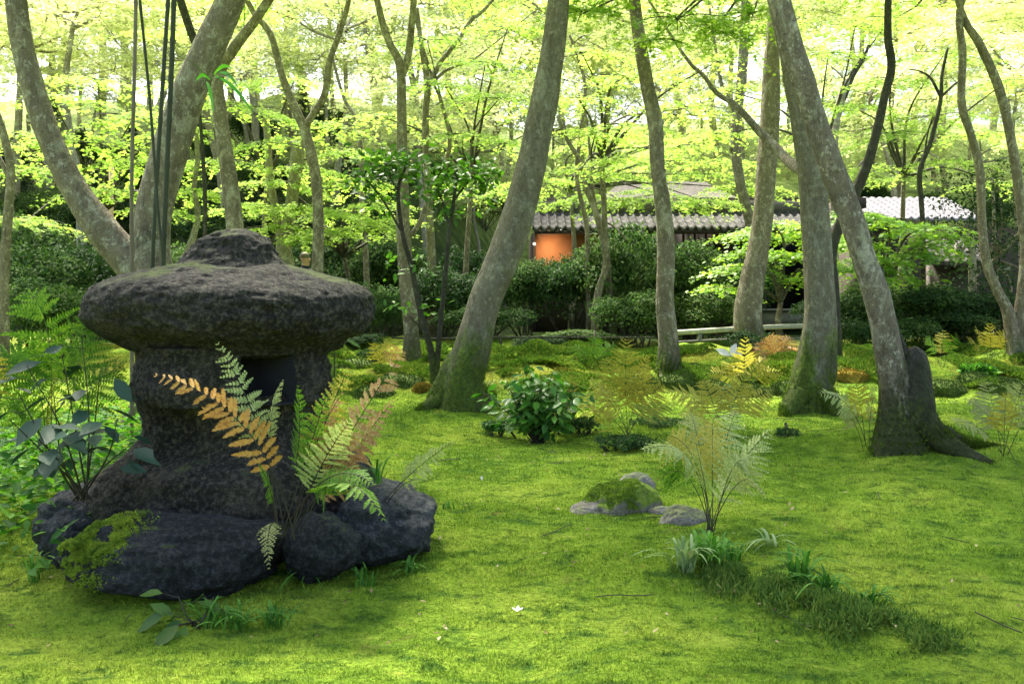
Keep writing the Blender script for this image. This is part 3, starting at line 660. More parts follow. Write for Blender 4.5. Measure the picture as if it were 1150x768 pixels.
tree('L', 'dark thin maple bending up behind the big leaning maple', (938, 400), [(936, 330, 14), (933, 285, 14), (944, 250, 13), (958, 222, 13), (972, 190, 12), (984, 150, 11), (993, 110, 10), (1001, 75, 10), (997, 40, 9), (998, -10, 8)], M_barkdark,
     crown=[(2, .8, 2.2, .2)], seed=14, d=12, flare=.2)
tree('M', 'upright maple standing just before the tiled roof, beside the S curved maple', (842, 330), [(846, 290, 12), (842, 250, 12), (831, 205, 12), (826, 164, 12), (829, 120, 12), (834, 78, 12), (838, 0, 11)], M_bark,
     limbs=[((822, 170, 7), (826, 130, 6), (812, 100, 5), (806, 70, 4)),], crown=[(1, 1.0, 2.9, .5)], top=8.5, seed=15, d=20, flare=.2)
tree('N', 'short far maple with a sawn dark top, behind the broad double stemmed maple', (936, 300), [(937, 220, 10), (937, 156, 10), (945, 110, 9), (952, 90, 8)], M_barkpale, limbs=[(M_barkdark, (947, 112, 7), (958, 85, 6), (970, 65, 5), (976, 50, 3))], crown=None, top=0, seed=16, d=24, flare=.2)
tree('O', 'spindly young maple in front of the silvery roof', (1037, 330), [(1036, 250, 6), (1033, 195, 6), (1045, 160, 5.5), (1056, 115, 5), (1058, 85, 4), (1064, 55, 3)], M_barkdark,
     limbs=[((1057, 110, 4), (1045, 88, 3), (1032, 80, 2), (1020, 78, 1.5)), ((1058, 108, 3), (1072, 95, 2.5), (1080, 90, 2)), ((1036, 190, 3), (1042, 150, 2), (1048, 130, 1.5))], crown=None, top=0, seed=17, d=16, flare=.2)
tree('P', 'twin stemmed maple with snaking grey stems at the edge of the picture', (1142, 398), [(1140, 385, 20), (1132, 350, 14), (1122, 330, 12), (1108, 295, 11), (1103, 250, 10), (1100, 190, 10), (1090, 150, 9), (1080, 117, 9), (1081, 60, 9), (1077, 18, 8), (1084, -10, 8), (1090, -40, 7)], M_bark,
     limbs=[((1142, 380, 16), (1148, 330, 13), (1152, 280, 12), (1146, 225, 12), (1136, 160, 11), (1122, 100, 11), (1100, 50, 10), (1084, 24, 8), (1070, -20, 7))], crown=[(0, 1.0, 1.8, .2), (11, .9, .8, .2)], seed=18, flare=.25)
tree('R', 'straight grey maple cut by the picture edge beside the big fern', (4, 400), [(4, 340, 13), (6, 290, 12), (10, 230, 11), (12, 190, 10), (4, 150, 9), (-12, 100, 8)], M_bark, limbs=[((10, 200, 6), (-5, 170, 5), (-20, 150, 5))], crown=[(0, .8, 5.1, .6)], top=5, seed=19, d=11, flare=.2)
tree('S', 'wavy thin maple in front of the orange wall', (668, 385), [(669, 350, 9), (673, 325, 9), (680, 302, 9), (679, 275, 9), (668, 235, 8), (656, 205, 7), (650, 180, 6), (636, 155, 5), (626, 130, 4)], M_bark,
     limbs=[((670, 240, 4), (664, 200, 4), (662, 165, 3.5), (658, 130, 3), (650, 105, 3)), ((662, 192, 3), (674, 150, 3), (700, 132, 2.5), (718, 128, 2)), ((672, 245, 3), (690, 255, 2.5), (704, 270, 2))], crown=None, top=0, seed=20, d=16.5, flare=.2)
tree('T', 'thin straight maple beside the wavy thin one, before the orange wall', (660, 385), [(661, 350, 6), (660, 310, 6), (659, 255, 6), (648, 200, 5), (652, 150, 5), (657, 95, 4), (640, 40, 3)], M_bark, crown=None, top=0, seed=21, d=17.2, flare=.1)
tree('U', 'thin maple between the person and the forked upright maple', (414, 320), [(411, 290, 7), (407, 250, 7), (406, 200, 6), (402, 140, 5), (386, 110, 4), (372, 60, 3)], M_bark, crown=None, top=0, seed=22, d=19, flare=.2)
tree('V', 'crooked pale sapling showing behind the bamboo canes', (205, 330), [(213, 290, 8), (222, 245, 7), (218, 210, 6), (222, 175, 6), (216, 130, 5)], M_barkpale, limbs=[((222, 245, 5), (212, 275, 5), (200, 300, 5), (190, 320, 4))], crown=None, top=0, seed=23, d=15, flare=.2)
tree('W', 'dark thin sapling between the bamboo canes and the slim maple', (232, 330), [(230, 290, 5), (230, 220, 5), (226, 150, 4), (222, 110, 4), (212, 60, 3)], M_barkdark, crown=None, top=0, seed=24, d=13, flare=.1)
tree('X', 'dead snapped branchy stump behind the small tiled wall', (1092, 330), [(1092, 290, 9), (1089, 265, 9), (1086, 250, 8)], M_barkpale, limbs=[((1088, 262, 4), (1082, 280, 3), (1072, 300, 2))], crown=None, top=0, seed=25, d=17, flare=.1, name='dead_tree')

# ------------------------------------------------------------------ low maples whose layered sprays show inside the picture
def layered(label, base, pads, m=M_maple, tr=M_bark, n=900, size=.06, seed=1, tmpl=TRI3, r0=.05, group='low spreading maples with layered leaves', trunk_top=None, flat=.024):
    g = GD(base[0], base[1]); root = empty('maple_tree', g, label, 'tree', group); rng = np.random.default_rng(seed)
    cs = [P(q[0], q[1], q[2]) for q in pads]; cm = np.mean(cs, 0)
    tt = np.array([g[0] * .6 + cm[0] * .4, g[1] * .6 + cm[1] * .4, max(g[2] + .8, min(c[2] for c in cs) - .25)]) if trunk_top is None else P(*trunk_top)
    mb = MB(); tube(mb, catmull([g - [0, 0, .1], (g + tt) / 2 + rng.normal(0, .08, 3), tt], 26), np.linspace(r0 * 1.5, r0 * .8, 26), 10, 0, .1, seed); obj('trunk', mb, tr, root, True)
    br = MB(); lv = MB()
    for c, q in zip(cs, pads):
        m1 = tt * .55 + c * .45 + np.array([0, 0, .25]) + rng.normal(0, .12, 3)
        tube(br, catmull([tt, m1, c + [0, 0, -.03]], 18), np.linspace(r0 * .7, .008, 18), 6, cap=False)
        for k in range(6):
            a = rng.random() * 6.28; e = c + np.array([math.cos(a), math.sin(a), -.12]) * q[3] * .75
            tube(br, catmull([c, (c + e) / 2 + [0, 0, .03], e], 6), np.linspace(.008, .003, 6), 4, cap=False)
        pad(lv, c, q[3], int(n * 1.8 * q[3] ** 1.3), rng, size * .74, tmpl, (rng.normal(0, .1), rng.normal(0, .08) + .05), .2, flat)
    obj('branches', br, M_twig, root, True); obj('crown', lv, m, root)
    return root
layered('low lime green maple spreading in front of the dark doorway and tiled roof', (886, 15.5),
        [(868, 252, 15, .8), (905, 262, 15.4, .9), (850, 282, 14.6, .7), (888, 285, 15, .7), (905, 315, 15, .45), (830, 300, 15, .6), (845, 262, 15.6, .7), (812, 322, 15.2, .5)], M_maplelime, n=850, size=.075, seed=41)
layered('low yellow green maple spreading below the silvery roof', (985, 16),
        [(960, 240, 15, .7), (995, 246, 15.2, .8), (1030, 255, 15.2, .7), (1062, 264, 15.4, .5), (950, 272, 14.8, .7), (985, 290, 15.2, .8), (1020, 285, 15.4, .7), (955, 302, 15, .7), (1045, 275, 15.6, .55), (1000, 305, 15.4, .6)], M_maplelime, n=1000, size=.075, seed=42)
layered('bright layered maple draped over the slope behind the person', (400, 21),
        [(310, 205, 17, 1.0), (350, 190, 17, .9), (395, 205, 17, .9), (330, 232, 16.5, 1.0), (378, 238, 16.5, 1.0), (420, 228, 17, .9), (300, 255, 16.5, .9), (350, 262, 16, .9), (410, 255, 16.5, .9), (440, 245, 17, .6), (285, 230, 17, .8)], M_maple, n=950, size=.07, seed=43)
layered('yellow green maple foliage hanging over the tiled roof between the thin trunks', (640, 21.5),
        [(560, 215, 21, 1.1), (605, 205, 21, 1.2), (650, 222, 20.5, 1.0), (700, 225, 20.5, 1.1), (745, 218, 20.5, 1.2), (745, 160, 21, 1.2), (700, 150, 21, 1.1), (800, 150, 21.5, 1.2), (660, 165, 21, 1.0), (795, 225, 20.5, 1.1), (835, 210, 21, 1.2), (680, 195, 21.5, 1.2), (770, 195, 21.5, 1.2), (720, 180, 22, 1.2), (820, 180, 22, 1.2)], M_maple, n=750, size=.075, seed=44, trunk_top=(640, 215, 21.5))
layered('maple with leafy tiers filling the gap right of the thick leaning maple', (690, 17),
        [(655, 60, 14, .9), (700, 85, 14, .9), (650, 110, 14.5, .9), (668, 150, 14.5, .7), (705, 140, 15, .8), (690, 178, 15, .8), (650, 190, 15, .6), (770, 120, 15, .9), (760, 165, 15.5, .8), (800, 70, 15, .9)], M_maple, n=800, size=.065, seed=45, trunk_top=(676, 180, 16))
layered('maple with level leafy tiers left of the heavy forked maple', (105, 17),
        [(60, 110, 14, 1.0), (110, 90, 14.5, 1.0), (150, 130, 14, 1.0), (95, 160, 14, 1.0), (150, 185, 14.5, 1.0), (40, 190, 14.5, .9), (120, 215, 14.5, .9), (190, 150, 15, .9), (20, 150, 15, .8), (215, 215, 15, .8), (30, 245, 15, .8), (180, 235, 15, .7)], M_maple, n=780, size=.07, seed=46, trunk_top=(110, 240, 17))
layered('maple with level leafy tiers above the finial of the lantern', (295, 20),
        [(230, 90, 16, 1.0), (280, 120, 16, 1.0), (330, 90, 16.5, 1.0), (300, 160, 16, 1.0), (250, 180, 16, .9), (370, 140, 17, .9), (210, 40, 16.5, 1.0), (400, 170, 17, .8)], M_maple, n=720, size=.07, seed=47, trunk_top=(300, 200, 18))
layered('maple with drooping tiers between the forked upright and thick leaning maples', (520, 19),
        [(500, 95, 17, 1.0), (545, 70, 16, 1.0), (560, 110, 16.5, 1.1), (520, 150, 17, .9), (570, 160, 17, .8), (430, 130, 18, 1.0), (535, 205, 18, .9), (480, 45, 17, .9), (570, 30, 16, .9)], M_maple, n=640, size=.07, seed=48, trunk_top=(530, 200, 18.5))
layered('maple with level tiers above the silvery roof', (1010, 19),
        [(1000, 150, 17, 1.0), (1050, 130, 17, 1.1), (960, 120, 17, .9), (1000, 90, 17, 1.0), (1060, 180, 17.5, .9), (1110, 150, 18, 1.0), (1130, 90, 17, 1.0), (960, 190, 18, .9), (1060, 60, 17, 1.0), (1010, 200, 18.5, .7), (1120, 205, 18, .8)], M_maple, n=700, size=.07, seed=49, trunk_top=(1015, 200, 19))
layered('maple with close bright leaves hanging in from above the smooth upright maple', (916, 10.6),
        [(655, 12, 9.5, .55), (760, 20, 9.5, .6), (800, 35, 10, .6), (845, 15, 10, .5), (690, -10, 9.5, .6), (730, 45, 10, .5), (780, -15, 9.5, .6)], M_maplelime, n=1000, size=.055, seed=50, tmpl=STAR, trunk_top=(878, -30, 10.8), r0=.05)
layered('maple with leafy tiers over the double stemmed maple and far rooftops', (925, 21),
        [(880, 110, 18, .9), (930, 60, 18, 1.0), (800, 150, 18, .9), (960, 30, 18, 1.0), (870, 30, 18, 1.0), (920, 150, 18, .8), (1000, 20, 18, 1), (815, 100, 18, .9)], M_maple, n=640, size=.07, seed=51, trunk_top=(925, 170, 20.5))

# ------------------------------------------------------------------ woodland on the slope behind
LAND = [(-60, 'beyond the straight grey maple'), (60, 'behind the heavy forked maple'), (170, 'behind the bamboo canes'), (270, 'behind the lantern finial'), (370, 'behind the person'),
        (455, 'behind the upright forked maple'), (540, 'behind the thick leaning maple'), (640, 'behind the orange wall'), (740, 'behind the smooth upright maple'), (850, 'behind the S curved maple'),
        (930, 'behind the double stemmed maple'), (1020, 'behind the silvery roof'), (1100, 'behind the twin snaking stems'), (1220, 'beyond the evergreen')]
def where(px): return min(LAND, key=lambda q: abs(q[0] - px))[1]
rng = np.random.default_rng(77)
protos = []
for k in range(3):
    root = empty('maple_tree', (0, 0, 0), '', 'tree')
    mb = MB(); hgt = 4.4 + .6 * k
    pth = catmull([(0, 0, -.4), (.12 * (k - 1), .1, hgt * .35), (-.25 + .3 * k, -.1, hgt * .7), (.1 * k, 0, hgt)], 30)
    tube(mb, pth, np.linspace(.12, .05, 30), 10, 0, .12, 60 + k); obj('trunk', mb, M_barkpale, root, True)
    br, lv = build_crown(200 + k, 3.4, -1.2, 3.6, 10, 5, 560, .075, TRI3, (.6, 1.15))
    for nm, q, mt in (('branches', br, M_barkpale), ('crown', lv, M_maplefar)):
        o = obj(nm, q, mt, root, nm == 'branches'); o.location = tuple(pth[-1])
    protos.append(root)
used = set(); usedlab = {}
ROWS = [(27, 'low on the slope'), (34, 'partway up the slope'), (39, 'young and low on the slope'), (43, 'half way up the slope'), (50, 'young and high on the slope'), (55, 'high on the slope'), (70, 'on the skyline')]
for ri, (dd, rowname) in enumerate(ROWS):
    step = 125 if ri < 2 else 82
    for k, px in enumerate(range(-120 + 40 * ri, 1290, step)):
        px2 = px + rng.normal(0, 20); d2 = dd + rng.normal(0, 1.6)
        g = GD(px2, d2)
        if 0.2 < g[0] < 14 and d2 < 41: continue
        pi = (k + ri) % 3; lab = 'pale maple %s %s' % (rowname, where(px2))
        usedlab[lab] = usedlab.get(lab, 0) + 1
        if usedlab[lab] == 2: lab = lab.replace('pale maple', 'second pale maple')
        elif usedlab[lab] == 3: lab = lab.replace('pale maple', 'third pale maple')
        sc = (1.0 + .3 * rng.random()) * (1 + .16 * ri) * (.5 if dd == 39 else .55 if dd == 50 else 1)
        if pi not in used:
            used.add(pi); r = protos[pi]; r.location = tuple(g); r.rotation_euler = (0, 0, rng.random() * 6.28); r.scale = (sc,) * 3; r['label'] = lab; r['group'] = 'pale maples on the slope behind the garden'
        else: dup(protos[pi], g, rng.random() * 6.28, sc, lab, 'pale maples on the slope behind the garden', (rng.normal(0, .08), rng.normal(0, .08)))

# dark cedars deep in the wood
root = empty('cedar_tree', (0, 0, 0), '', 'tree')
mb = MB(); tube(mb, catmull([(0, 0, -.5), (.05, 0, 5), (0, .05, 13)], 30), np.linspace(.22, .04, 30), 10, 0, .08, 71); obj('trunk', mb, M_barkdark, root, True)
lv = MB(); r2 = np.random.default_rng(8)
for k in range(120):
    z = 1.6 + 11 * (k / 120) ** .9; a = r2.random() * 6.28; L = (2.2 * (1 - z / 14) + .35) * (.6 + .5 * r2.random())
    for t in (.45, .75, 1.0):
        c = np.array([math.cos(a) * L * t, math.sin(a) * L * t, z - .35 * t * t]); m_ = 46
        pp = c + r2.normal(0, 1, (m_, 3)) * np.array([.26, .26, .10])
        Xf, Yf, Zf = frames(r2.normal(0, 1, (m_, 3)) + [0, 0, .8], r2.random(m_) * 6.28); scatter(lv, *DIAM, pp, Xf, Yf, Zf, .17)
obj('crown', lv, M_cedar, root)
cp = [(20, 30), (95, 27), (150, 33), (235, 29), (300, 34), (385, 31), (430, 27), (480, 36), (60, 42), (340, 46), (1120, 38), (1190, 30)]
for i, (px, d) in enumerate(cp):
    g = GD(px, d); lab = 'small dark cedar %s, %s' % ('deep in the wood' if d < 40 else 'high up the wooded slope', where(px))
    sc = .20 + .10 * rng.random()
    if i == 0: root.location = tuple(g); root.scale = (sc,) * 3; root['label'] = lab; root['group'] = 'dark cedars in the wood'
    else:
        usedlab[lab] = usedlab.get(lab, 0) + 1
        if usedlab[lab] > 1: lab = lab.replace('small dark cedar', 'second small dark cedar')
        dup(root, g, rng.random() * 6, sc, lab, 'dark cedars in the wood')

# ------------------------------------------------------------------ shrubs
def shrub_mesh(seed, nl, size, tmpl, rx=1, ry=.9, rz=1, lumps=16, stems=9, leafm=M_azalea, stemm=M_twig, base=.12, open_=.0, up=.35):
    rng = np.random.default_rng(seed); lv = MB(); st = MB()
    cen = []
    for k in range(lumps):
        a = rng.random() * 6.28; u = rng.random() ** .6; el = rng.random()
        r = .72 * u; cen.append([rx * r * math.cos(a), ry * r * math.sin(a), rz * (.25 + .6 * math.sqrt(max(0, 1 - r * r)) * (.45 + .55 * el))])
    cen = np.array(cen); lr = .22 + .2 * rng.random(lumps)
    idx = rng.integers(0, lumps, nl); dv = norm(rng.normal(0, 1, (nl, 3))); dv[:, 2] = np.where(rng.random(nl) < .75, np.abs(dv[:, 2]), dv[:, 2])
    rad = lr[idx] * (.55 + .5 * rng.random(nl) ** .4 + open_ * rng.normal(0, .3, nl))
    pp = cen[idx] + dv * rad[:, None] * [rx * .9, ry * .9, rz * .75]; pp = pp[pp[:, 2] > base * rz * .5]; idn = len(pp)
    nr = dv[:idn] * .7 + rng.normal(0, .45, (idn, 3)) + [0, 0, up]
    X, Y, Z = frames(nr, rng.random(idn) * 6.28); scatter(lv, *tmpl, pp, X, Y, Z, size * (.7 + .6 * rng.random(idn)))
    for k in range(stems):
        c = cen[rng.integers(0, lumps)]; a = rng.random() * 6.28; s0 = np.array([math.cos(a) * .1 * rx, math.sin(a) * .1 * ry, -.1])
        tube(st, catmull([s0, (s0 + c) / 2 + rng.normal(0, .06, 3), c], 12), np.linspace(.018, .006, 12), 5, cap=False)
    return st, lv
def shrub(label, loc, sc, seed=1, nl=3500, size=.05, tmpl=DIAM, leafm=M_azalea, cat='shrub', group=None, name='shrub', **kw):
    root = empty(name, loc, label, cat, group); s, l = shrub_mesh(seed, nl, size, tmpl, sc[0], sc[1], sc[2], leafm=leafm, **kw)
    off = np.array(root.location); s.V = [v + off for v in s.V]; l.V = [v + off for v in l.V]
    obj('stem', s, M_twig, root, True); obj('foliage', l, leafm, root); return root
SP = []
for k in range(3):
    SP.append(shrub('', (0, 0, 0), (1, .85, 1), 301 + k, 9500, .05, DIAM, [M_azalea, M_azalea, M_ever][k], lumps=26))
SP.append(shrub('', (0, 0, 0), (1, .85, 1), 309, 6500, .062, DIAM, M_ever, lumps=34, rz=1)) if False else None
hedge = [  # px, depth, half width m, top py, label
    (395, 18, 1.1, 318, 'bushy azalea in front of the bright layered maple'), (432, 16.2, .8, 335, 'azalea behind the slender sapling'), (500, 17.5, 1.2, 300, 'azalea between the sapling and the thick leaning maple'),
    (545, 16.4, .9, 345, 'low azalea hugging the thick leaning maple'), (592, 17.5, 1.1, 300, 'azalea just below the lamp on the orange wall'), (640, 17.8, 1.1, 288, 'tall azalea below the orange wall'),
    (700, 17.2, 1.25, 262, 'tallest azalea mound, right beside the wavy thin maple'), (655, 15.8, .9, 372, 'low rounded azalea in front of the hedge, behind the upright yellow fern'), (610, 15.4, .75, 385, 'small azalea behind the glossy shrub'), (720, 16, .9, 330, 'dark azalea at the foot of the tallest mound'),
    (775, 17.2, 1.1, 280, 'azalea right of the smooth upright maple'), (815, 17.5, 1.0, 285, 'azalea left of the S curved maple'), (790, 16.3, .9, 330, 'dark azalea behind the bamboo rail'), (745, 17.8, 1.0, 300, 'azalea hidden behind the smooth upright maple'),
    (955, 16, 1.0, 330, 'azalea right of the double stemmed maple'), (1000, 16.8, 1.1, 315, 'azalea behind the big leaning maple'), (1045, 15.5, 1.1, 325, 'azalea below the small tiled wall'), (1090, 15.6, 1.0, 330, 'azalea left of the twin snaking stems'),
    (1030, 14.6, .7, 360, 'pale leaved azalea beside the dark mossy stump'), (1075, 14.9, .9, 352, 'dark azalea in front of the one below the tiled wall'), (1130, 15.6, 1.1, 330, 'azalea behind the twin snaking stems'), (970, 14.8, .7, 362, 'dark low azalea between the two big maples'),
    (30, 14.5, 1.5, 285, 'wide yellow tinged azalea behind the big fern'), (100, 15.5, 1.3, 275, 'azalea below the heavy forked maple'), (60, 13, 1.1, 320, 'dark azalea beside the straight grey maple'), (150, 16.5, 1.2, 300, 'azalea hidden behind the lantern cap'), (400, 14.6, .62, 375, 'low rounded azalea right of the lantern cap'),
    (15, 19, 1.7, 250, 'azalea higher up the slope at the picture edge'), (215, 17, 1.2, 285, 'azalea behind the bamboo canes'), (270, 18.5, 1.3, 280, 'azalea behind the lantern finial'), (330, 18.5, 1.0, 310, 'azalea between the person and the pale leaning maple'), (440, 21, 1.4, 275, 'azalea up the slope behind the upright forked maple'), (520, 21, 1.3, 280, 'azalea up the slope beside the lamp wall')]
for k, (px, d, hw, tp, lab) in enumerate(hedge):
    g = GD(px, d); top = EYE + (HY - tp) / F * d; hz = max(.3, (top - g[2])) ; sc = (hw * 1.15, hw * .9, hz)
    pi = k % 3
    if k < 3: r = SP[pi]; r.location = tuple(g); r.scale = sc; r['label'] = lab; r['group'] = 'azalea shrubs behind the moss garden'; r.rotation_euler = (0, 0, k)
    else: dup(SP[pi], g, rng.random() * 6.28, sc, lab, 'azalea shrubs behind the moss garden')
# undergrowth shrubs on the slope
for r_, (d0, nm) in enumerate(((22.5, 'lowest on the slope'), (27, 'part way up the slope'), (33, 'well up the slope'), (41, 'far up the slope'))):
    for k, px in enumerate(range(-60 + 30 * r_, 1250, 88 if r_ < 2 else 84)):
        g = GD(px + rng.normal(0, 10), d0 + rng.normal(0, .8))
        if -.8 < g[0] < 15 and g[1] < 36: continue
        lab = '%s undergrowth bush %s, %s' % (('dull', 'dark')[k % 2], nm, where(px)); usedlab[lab] = usedlab.get(lab, 0) + 1
        if usedlab[lab] > 1: continue
        dup(SP[int(rng.integers(0, 3))], g, rng.random() * 6.28, (1.6, 1.5, 1.0 + .9 * rng.random()), lab, 'undergrowth bushes on the wooded slope')

# broad evergreen tree at the right, leaves right down to the hedge
def evergreen(label, base, tip, lumps, seed, leafm=M_ever, n=900, size=.07, group=None, name='evergreen_tree'):
    g = GD(*base); root = empty(name, g, label, 'tree', group); rr = np.random.default_rng(seed)
    t = P(*tip); mb = MB(); tube(mb, catmull([g - [0, 0, .1], (g + t) / 2 + rr.normal(0, .05, 3), t], 24), np.linspace(.07, .02, 24), 9, 0, .1, seed)
    for q in lumps:
        c = P(q[0], q[1], q[2]); s = g * .5 + t * .5; tube(mb, catmull([s, (s + c) / 2 + rr.normal(0, .08, 3), c], 12), np.linspace(.03, .008, 12), 6, cap=False)
    obj('trunk', mb, M_bark, root, True); lv = MB()
    for q in lumps:
        c = P(q[0], q[1], q[2]); k = int(n * q[3] ** 1.5); dv = norm(rr.normal(0, 1, (k, 3))); pp = c + dv * (q[3] * (.35 + .75 * rr.random(k) ** .5))[:, None] * [1, 1, .7]
        kp = vnoise(pp * 3.5, 4) + rr.normal(0, .3, k) > -.15; pp = pp[kp]; dv = dv[kp]; k = len(pp)
        Xf, Yf, Zf = frames(dv * .4 + rr.normal(0, .5, (k, 3)) + [0, 0, .5], rr.random(k) * 6.28); scatter(lv, *OVAL, pp, Xf, Yf, Zf, size * (.7 + .5 * rr.random(k)))
    obj('crown', lv, leafm, root); return root
evergreen('dense dark evergreen behind the twin snaking stems', (1120, 17.2), (1115, 200, 17.2), [(1085, 215, 17, .7), (1120, 205, 17, .8), (1155, 210, 17, .9), (1075, 250, 16.5, .6), (1110, 250, 16.6, .8), (1150, 260, 16.6, .9), (1120, 290, 16.4, .8), (1160, 310, 16.4, .9), (1100, 320, 16.2, .6), (1135, 340, 16.2, .7), (1180, 240, 17, .9)], 61)

# ------------------------------------------------------------------ hermitage: tiled eaves, orange wall, thatch
def at(px, d): return (px - 575) / F * d
def tiles(name, x0, x1, y0, z0, y1, z1, m, parent, pitch=.19, rows=6, amp=.03):
    nxr = int((x1 - x0) / pitch * 10); nyr = rows * 6 + 1
    xs = np.linspace(x0, x1, nxr); ts = np.linspace(0, 1, nyr)
    Xg, Tg = np.meshgrid(xs, ts); ph = (Xg - x0) / pitch * 2 * np.pi
    wv = amp * (np.cos(ph) + .35 * np.cos(2 * ph))
    st = (Tg * rows) % 1; lift = .05 * (1 - st) * (st > 0.001)
    Yg = y0 + (y1 - y0) * Tg; Zg = z0 + (z1 - z0) * Tg + wv + lift + .018 * np.cos(ph) * (Tg < .02)
    V = np.stack([Xg, Yg, Zg], -1).reshape(-1, 3); i = (np.arange(nyr - 1)[:, None] * nxr + np.arange(nxr - 1)[None]).ravel()
    Vb = V - [0, 0, .05]; mb = MB(); nV = len(V)
    e = np.arange(nxr - 1)
    mb.add(np.vstack([V, Vb]), [np.stack([i, i + 1, i + nxr + 1, i + nxr], 1), np.stack([i + nV, i + nxr + nV, i + nxr + 1 + nV, i + 1 + nV], 1), np.stack([e + 1, e, e + nV, e + 1 + nV], 1)])
    return obj(name, mb, m, parent, False)
D0 = 22.0
hx0, hx1 = at(600, D0), at(938, D0); bz = th(4, D0)
H = empty('hermitage', (3.5, D0, bz), 'low garden hermitage with an orange plaster wall, dark timber front and wavy grey tiled eaves', 'building')
ze = zpx(259, D0); zt = zpx(236, D0 + 1.1)
zw = ze - .02
mb = MB(); wx0, wx1 = at(600, D0 + .5), at(684, D0 + .5); box(mb, ((wx0 + wx1) / 2, D0 + .6, (bz + zw) / 2), (wx1 - wx0, .14, zw - bz)); obj('plaster_wall', mb, M_orange, H)
mb = MB(); zl = zpx(298, D0 + .5); box(mb, ((wx0 + wx1) / 2, D0 + .5, (bz + zl) / 2), (wx1 - wx0 + .1, .06, zl - bz)); obj('lower_boarding', mb, M_wood, H)
mb = MB(); box(mb, ((wx0 - .002), D0 + 2.6, (bz + zw) / 2), (.12, 3.9, zw - bz)); obj('side_wall', mb, M_wood, H)
mb = MB()
for px in (600, 645, 684): box(mb, (at(px, D0 + .5), D0 + .5, (bz + zw) / 2), (.07 if px != 645 else .035, .09, zw - bz))
obj('post', mb, M_wood, H)
mb = MB(); dx0, dx1 = at(686, D0 + .5), at(862, D0 + .5); box(mb, ((dx0 + dx1) / 2, D0 + .6, (bz + zw) / 2), (dx1 - dx0, .12, zw - bz))
for k in range(14): xq = dx0 + (dx1 - dx0) * (k + .5) / 14; box(mb, (xq, D0 + .52, (bz + zw) / 2), (.05, .05, zw - bz - .04))
obj('timber_wall', mb, M_wood, H)
mb = MB(); box(mb, ((at(862, D0) + hx1) / 2 + .1, D0 + 2.4, (bz + zw) / 2), (hx1 - at(862, D0), .1, zw - bz)); box(mb, (hx1 + .05, D0 + 1.5, (bz + zw) / 2), (.1, 1.8, zw - bz)); box(mb, (at(862, D0), D0 + 1.5, (bz + zw) / 2), (.1, 1.7, zw - bz)); obj('doorway', mb, M_black, H)  # walls coloured black to paint the dark of the unlit interior
tiles('tiled_roof', hx0 - .05, hx1, D0 - .25, ze + .02, D0 + 1.15, zt, M_tile, H, rows=4)
mb = MB(); box(mb, ((hx0 + hx1) / 2, D0 - .18, ze - .06), (hx1 - hx0, .06, .07))
for k in range(30): box(mb, (hx0 + (hx1 - hx0) * (k + .5) / 30, D0 + .3, ze + .04), (.05, 1.0, .05))
obj('rafter', mb, M_wood, H)
mb = MB(); box(mb, ((hx0 + hx1) / 2, D0 + 1.35, zt + .10), (hx1 - hx0, .2, .45)); obj('upper_wall', mb, M_wood, H)
# hipped thatch roof
mb = MB(); x0, x1, y0, y1 = hx0 + .1, hx1 + .1, D0 + .9, D0 + 6.5; z0 = zt + .22; zr = z0 + .8
nu, nv_ = 60, 24; us = np.linspace(0, 1, nu); vsx = np.linspace(0, 1, nv_); VV = []
for (pa, pb, pc, pd) in (((x0, y0, z0), (x1, y0, z0), (x0 + 2.4, (y0 + y1) / 2, zr), (x1 - 2.4, (y0 + y1) / 2, zr)), ((x1, y1, z0), (x0, y1, z0), (x1 - 2.4, (y0 + y1) / 2, zr), (x0 + 2.4, (y0 + y1) / 2, zr)),
                         ((x1, y0, z0), (x1, y1, z0), (x1 - 2.4, (y0 + y1) / 2, zr), (x1 - 2.4, (y0 + y1) / 2 + .01, zr)), ((x0, y1, z0), (x0, y0, z0), (x0 + 2.4, (y0 + y1) / 2 + .01, zr), (x0 + 2.4, (y0 + y1) / 2, zr))):
    Ug, Vg = np.meshgrid(us, vsx); a_, b_, c_, d_ = [np.array(q, float) for q in (pa, pb, pc, pd)]
    lo = a_ + (b_ - a_) * Ug[..., None]; hi = c_ + (d_ - c_) * Ug[..., None]; Q = lo + (hi - lo) * Vg[..., None]; Q[..., 2] -= .35 * np.sin(Vg * np.pi)
    Qf = Q.reshape(-1, 3); Qf[:, 2] += .03 * fbm(Qf * 3, 3, 8); i = (np.arange(nv_ - 1)[:, None] * nu + np.arange(nu - 1)[None]).ravel()
    Vb = Qf - [0, 0, .35]; n_ = len(Qf); e = np.arange(nu - 1)
    mb.add(np.vstack([Qf, Vb]), [np.stack([i, i + 1, i + nu + 1, i + nu], 1), np.stack([i + n_, i + nu + n_, i + nu + 1 + n_, i + 1 + n_], 1), np.stack([e + 1, e, e + n_, e + 1 + n_], 1)])
obj('thatched_roof', mb, M_thatch, H, True)
mb = MB(); zb = zpx(348, D0 - .2); xa, xb = at(848, D0 - .2), at(935, D0 - .2)
box(mb, ((xa + xb) / 2, D0 + .1, zb), (xb - xa, .5, .05)); box(mb, ((xa + xb) / 2, D0 + .14, zb - .2), (xb - xa - .1, .4, .34))
for q in (xa + .03, xb - .03): box(mb, (q, D0 - .1, (zb + bz) / 2), (.06, .06, zb - bz))
obj('veranda', mb, M_woodgrey, H)
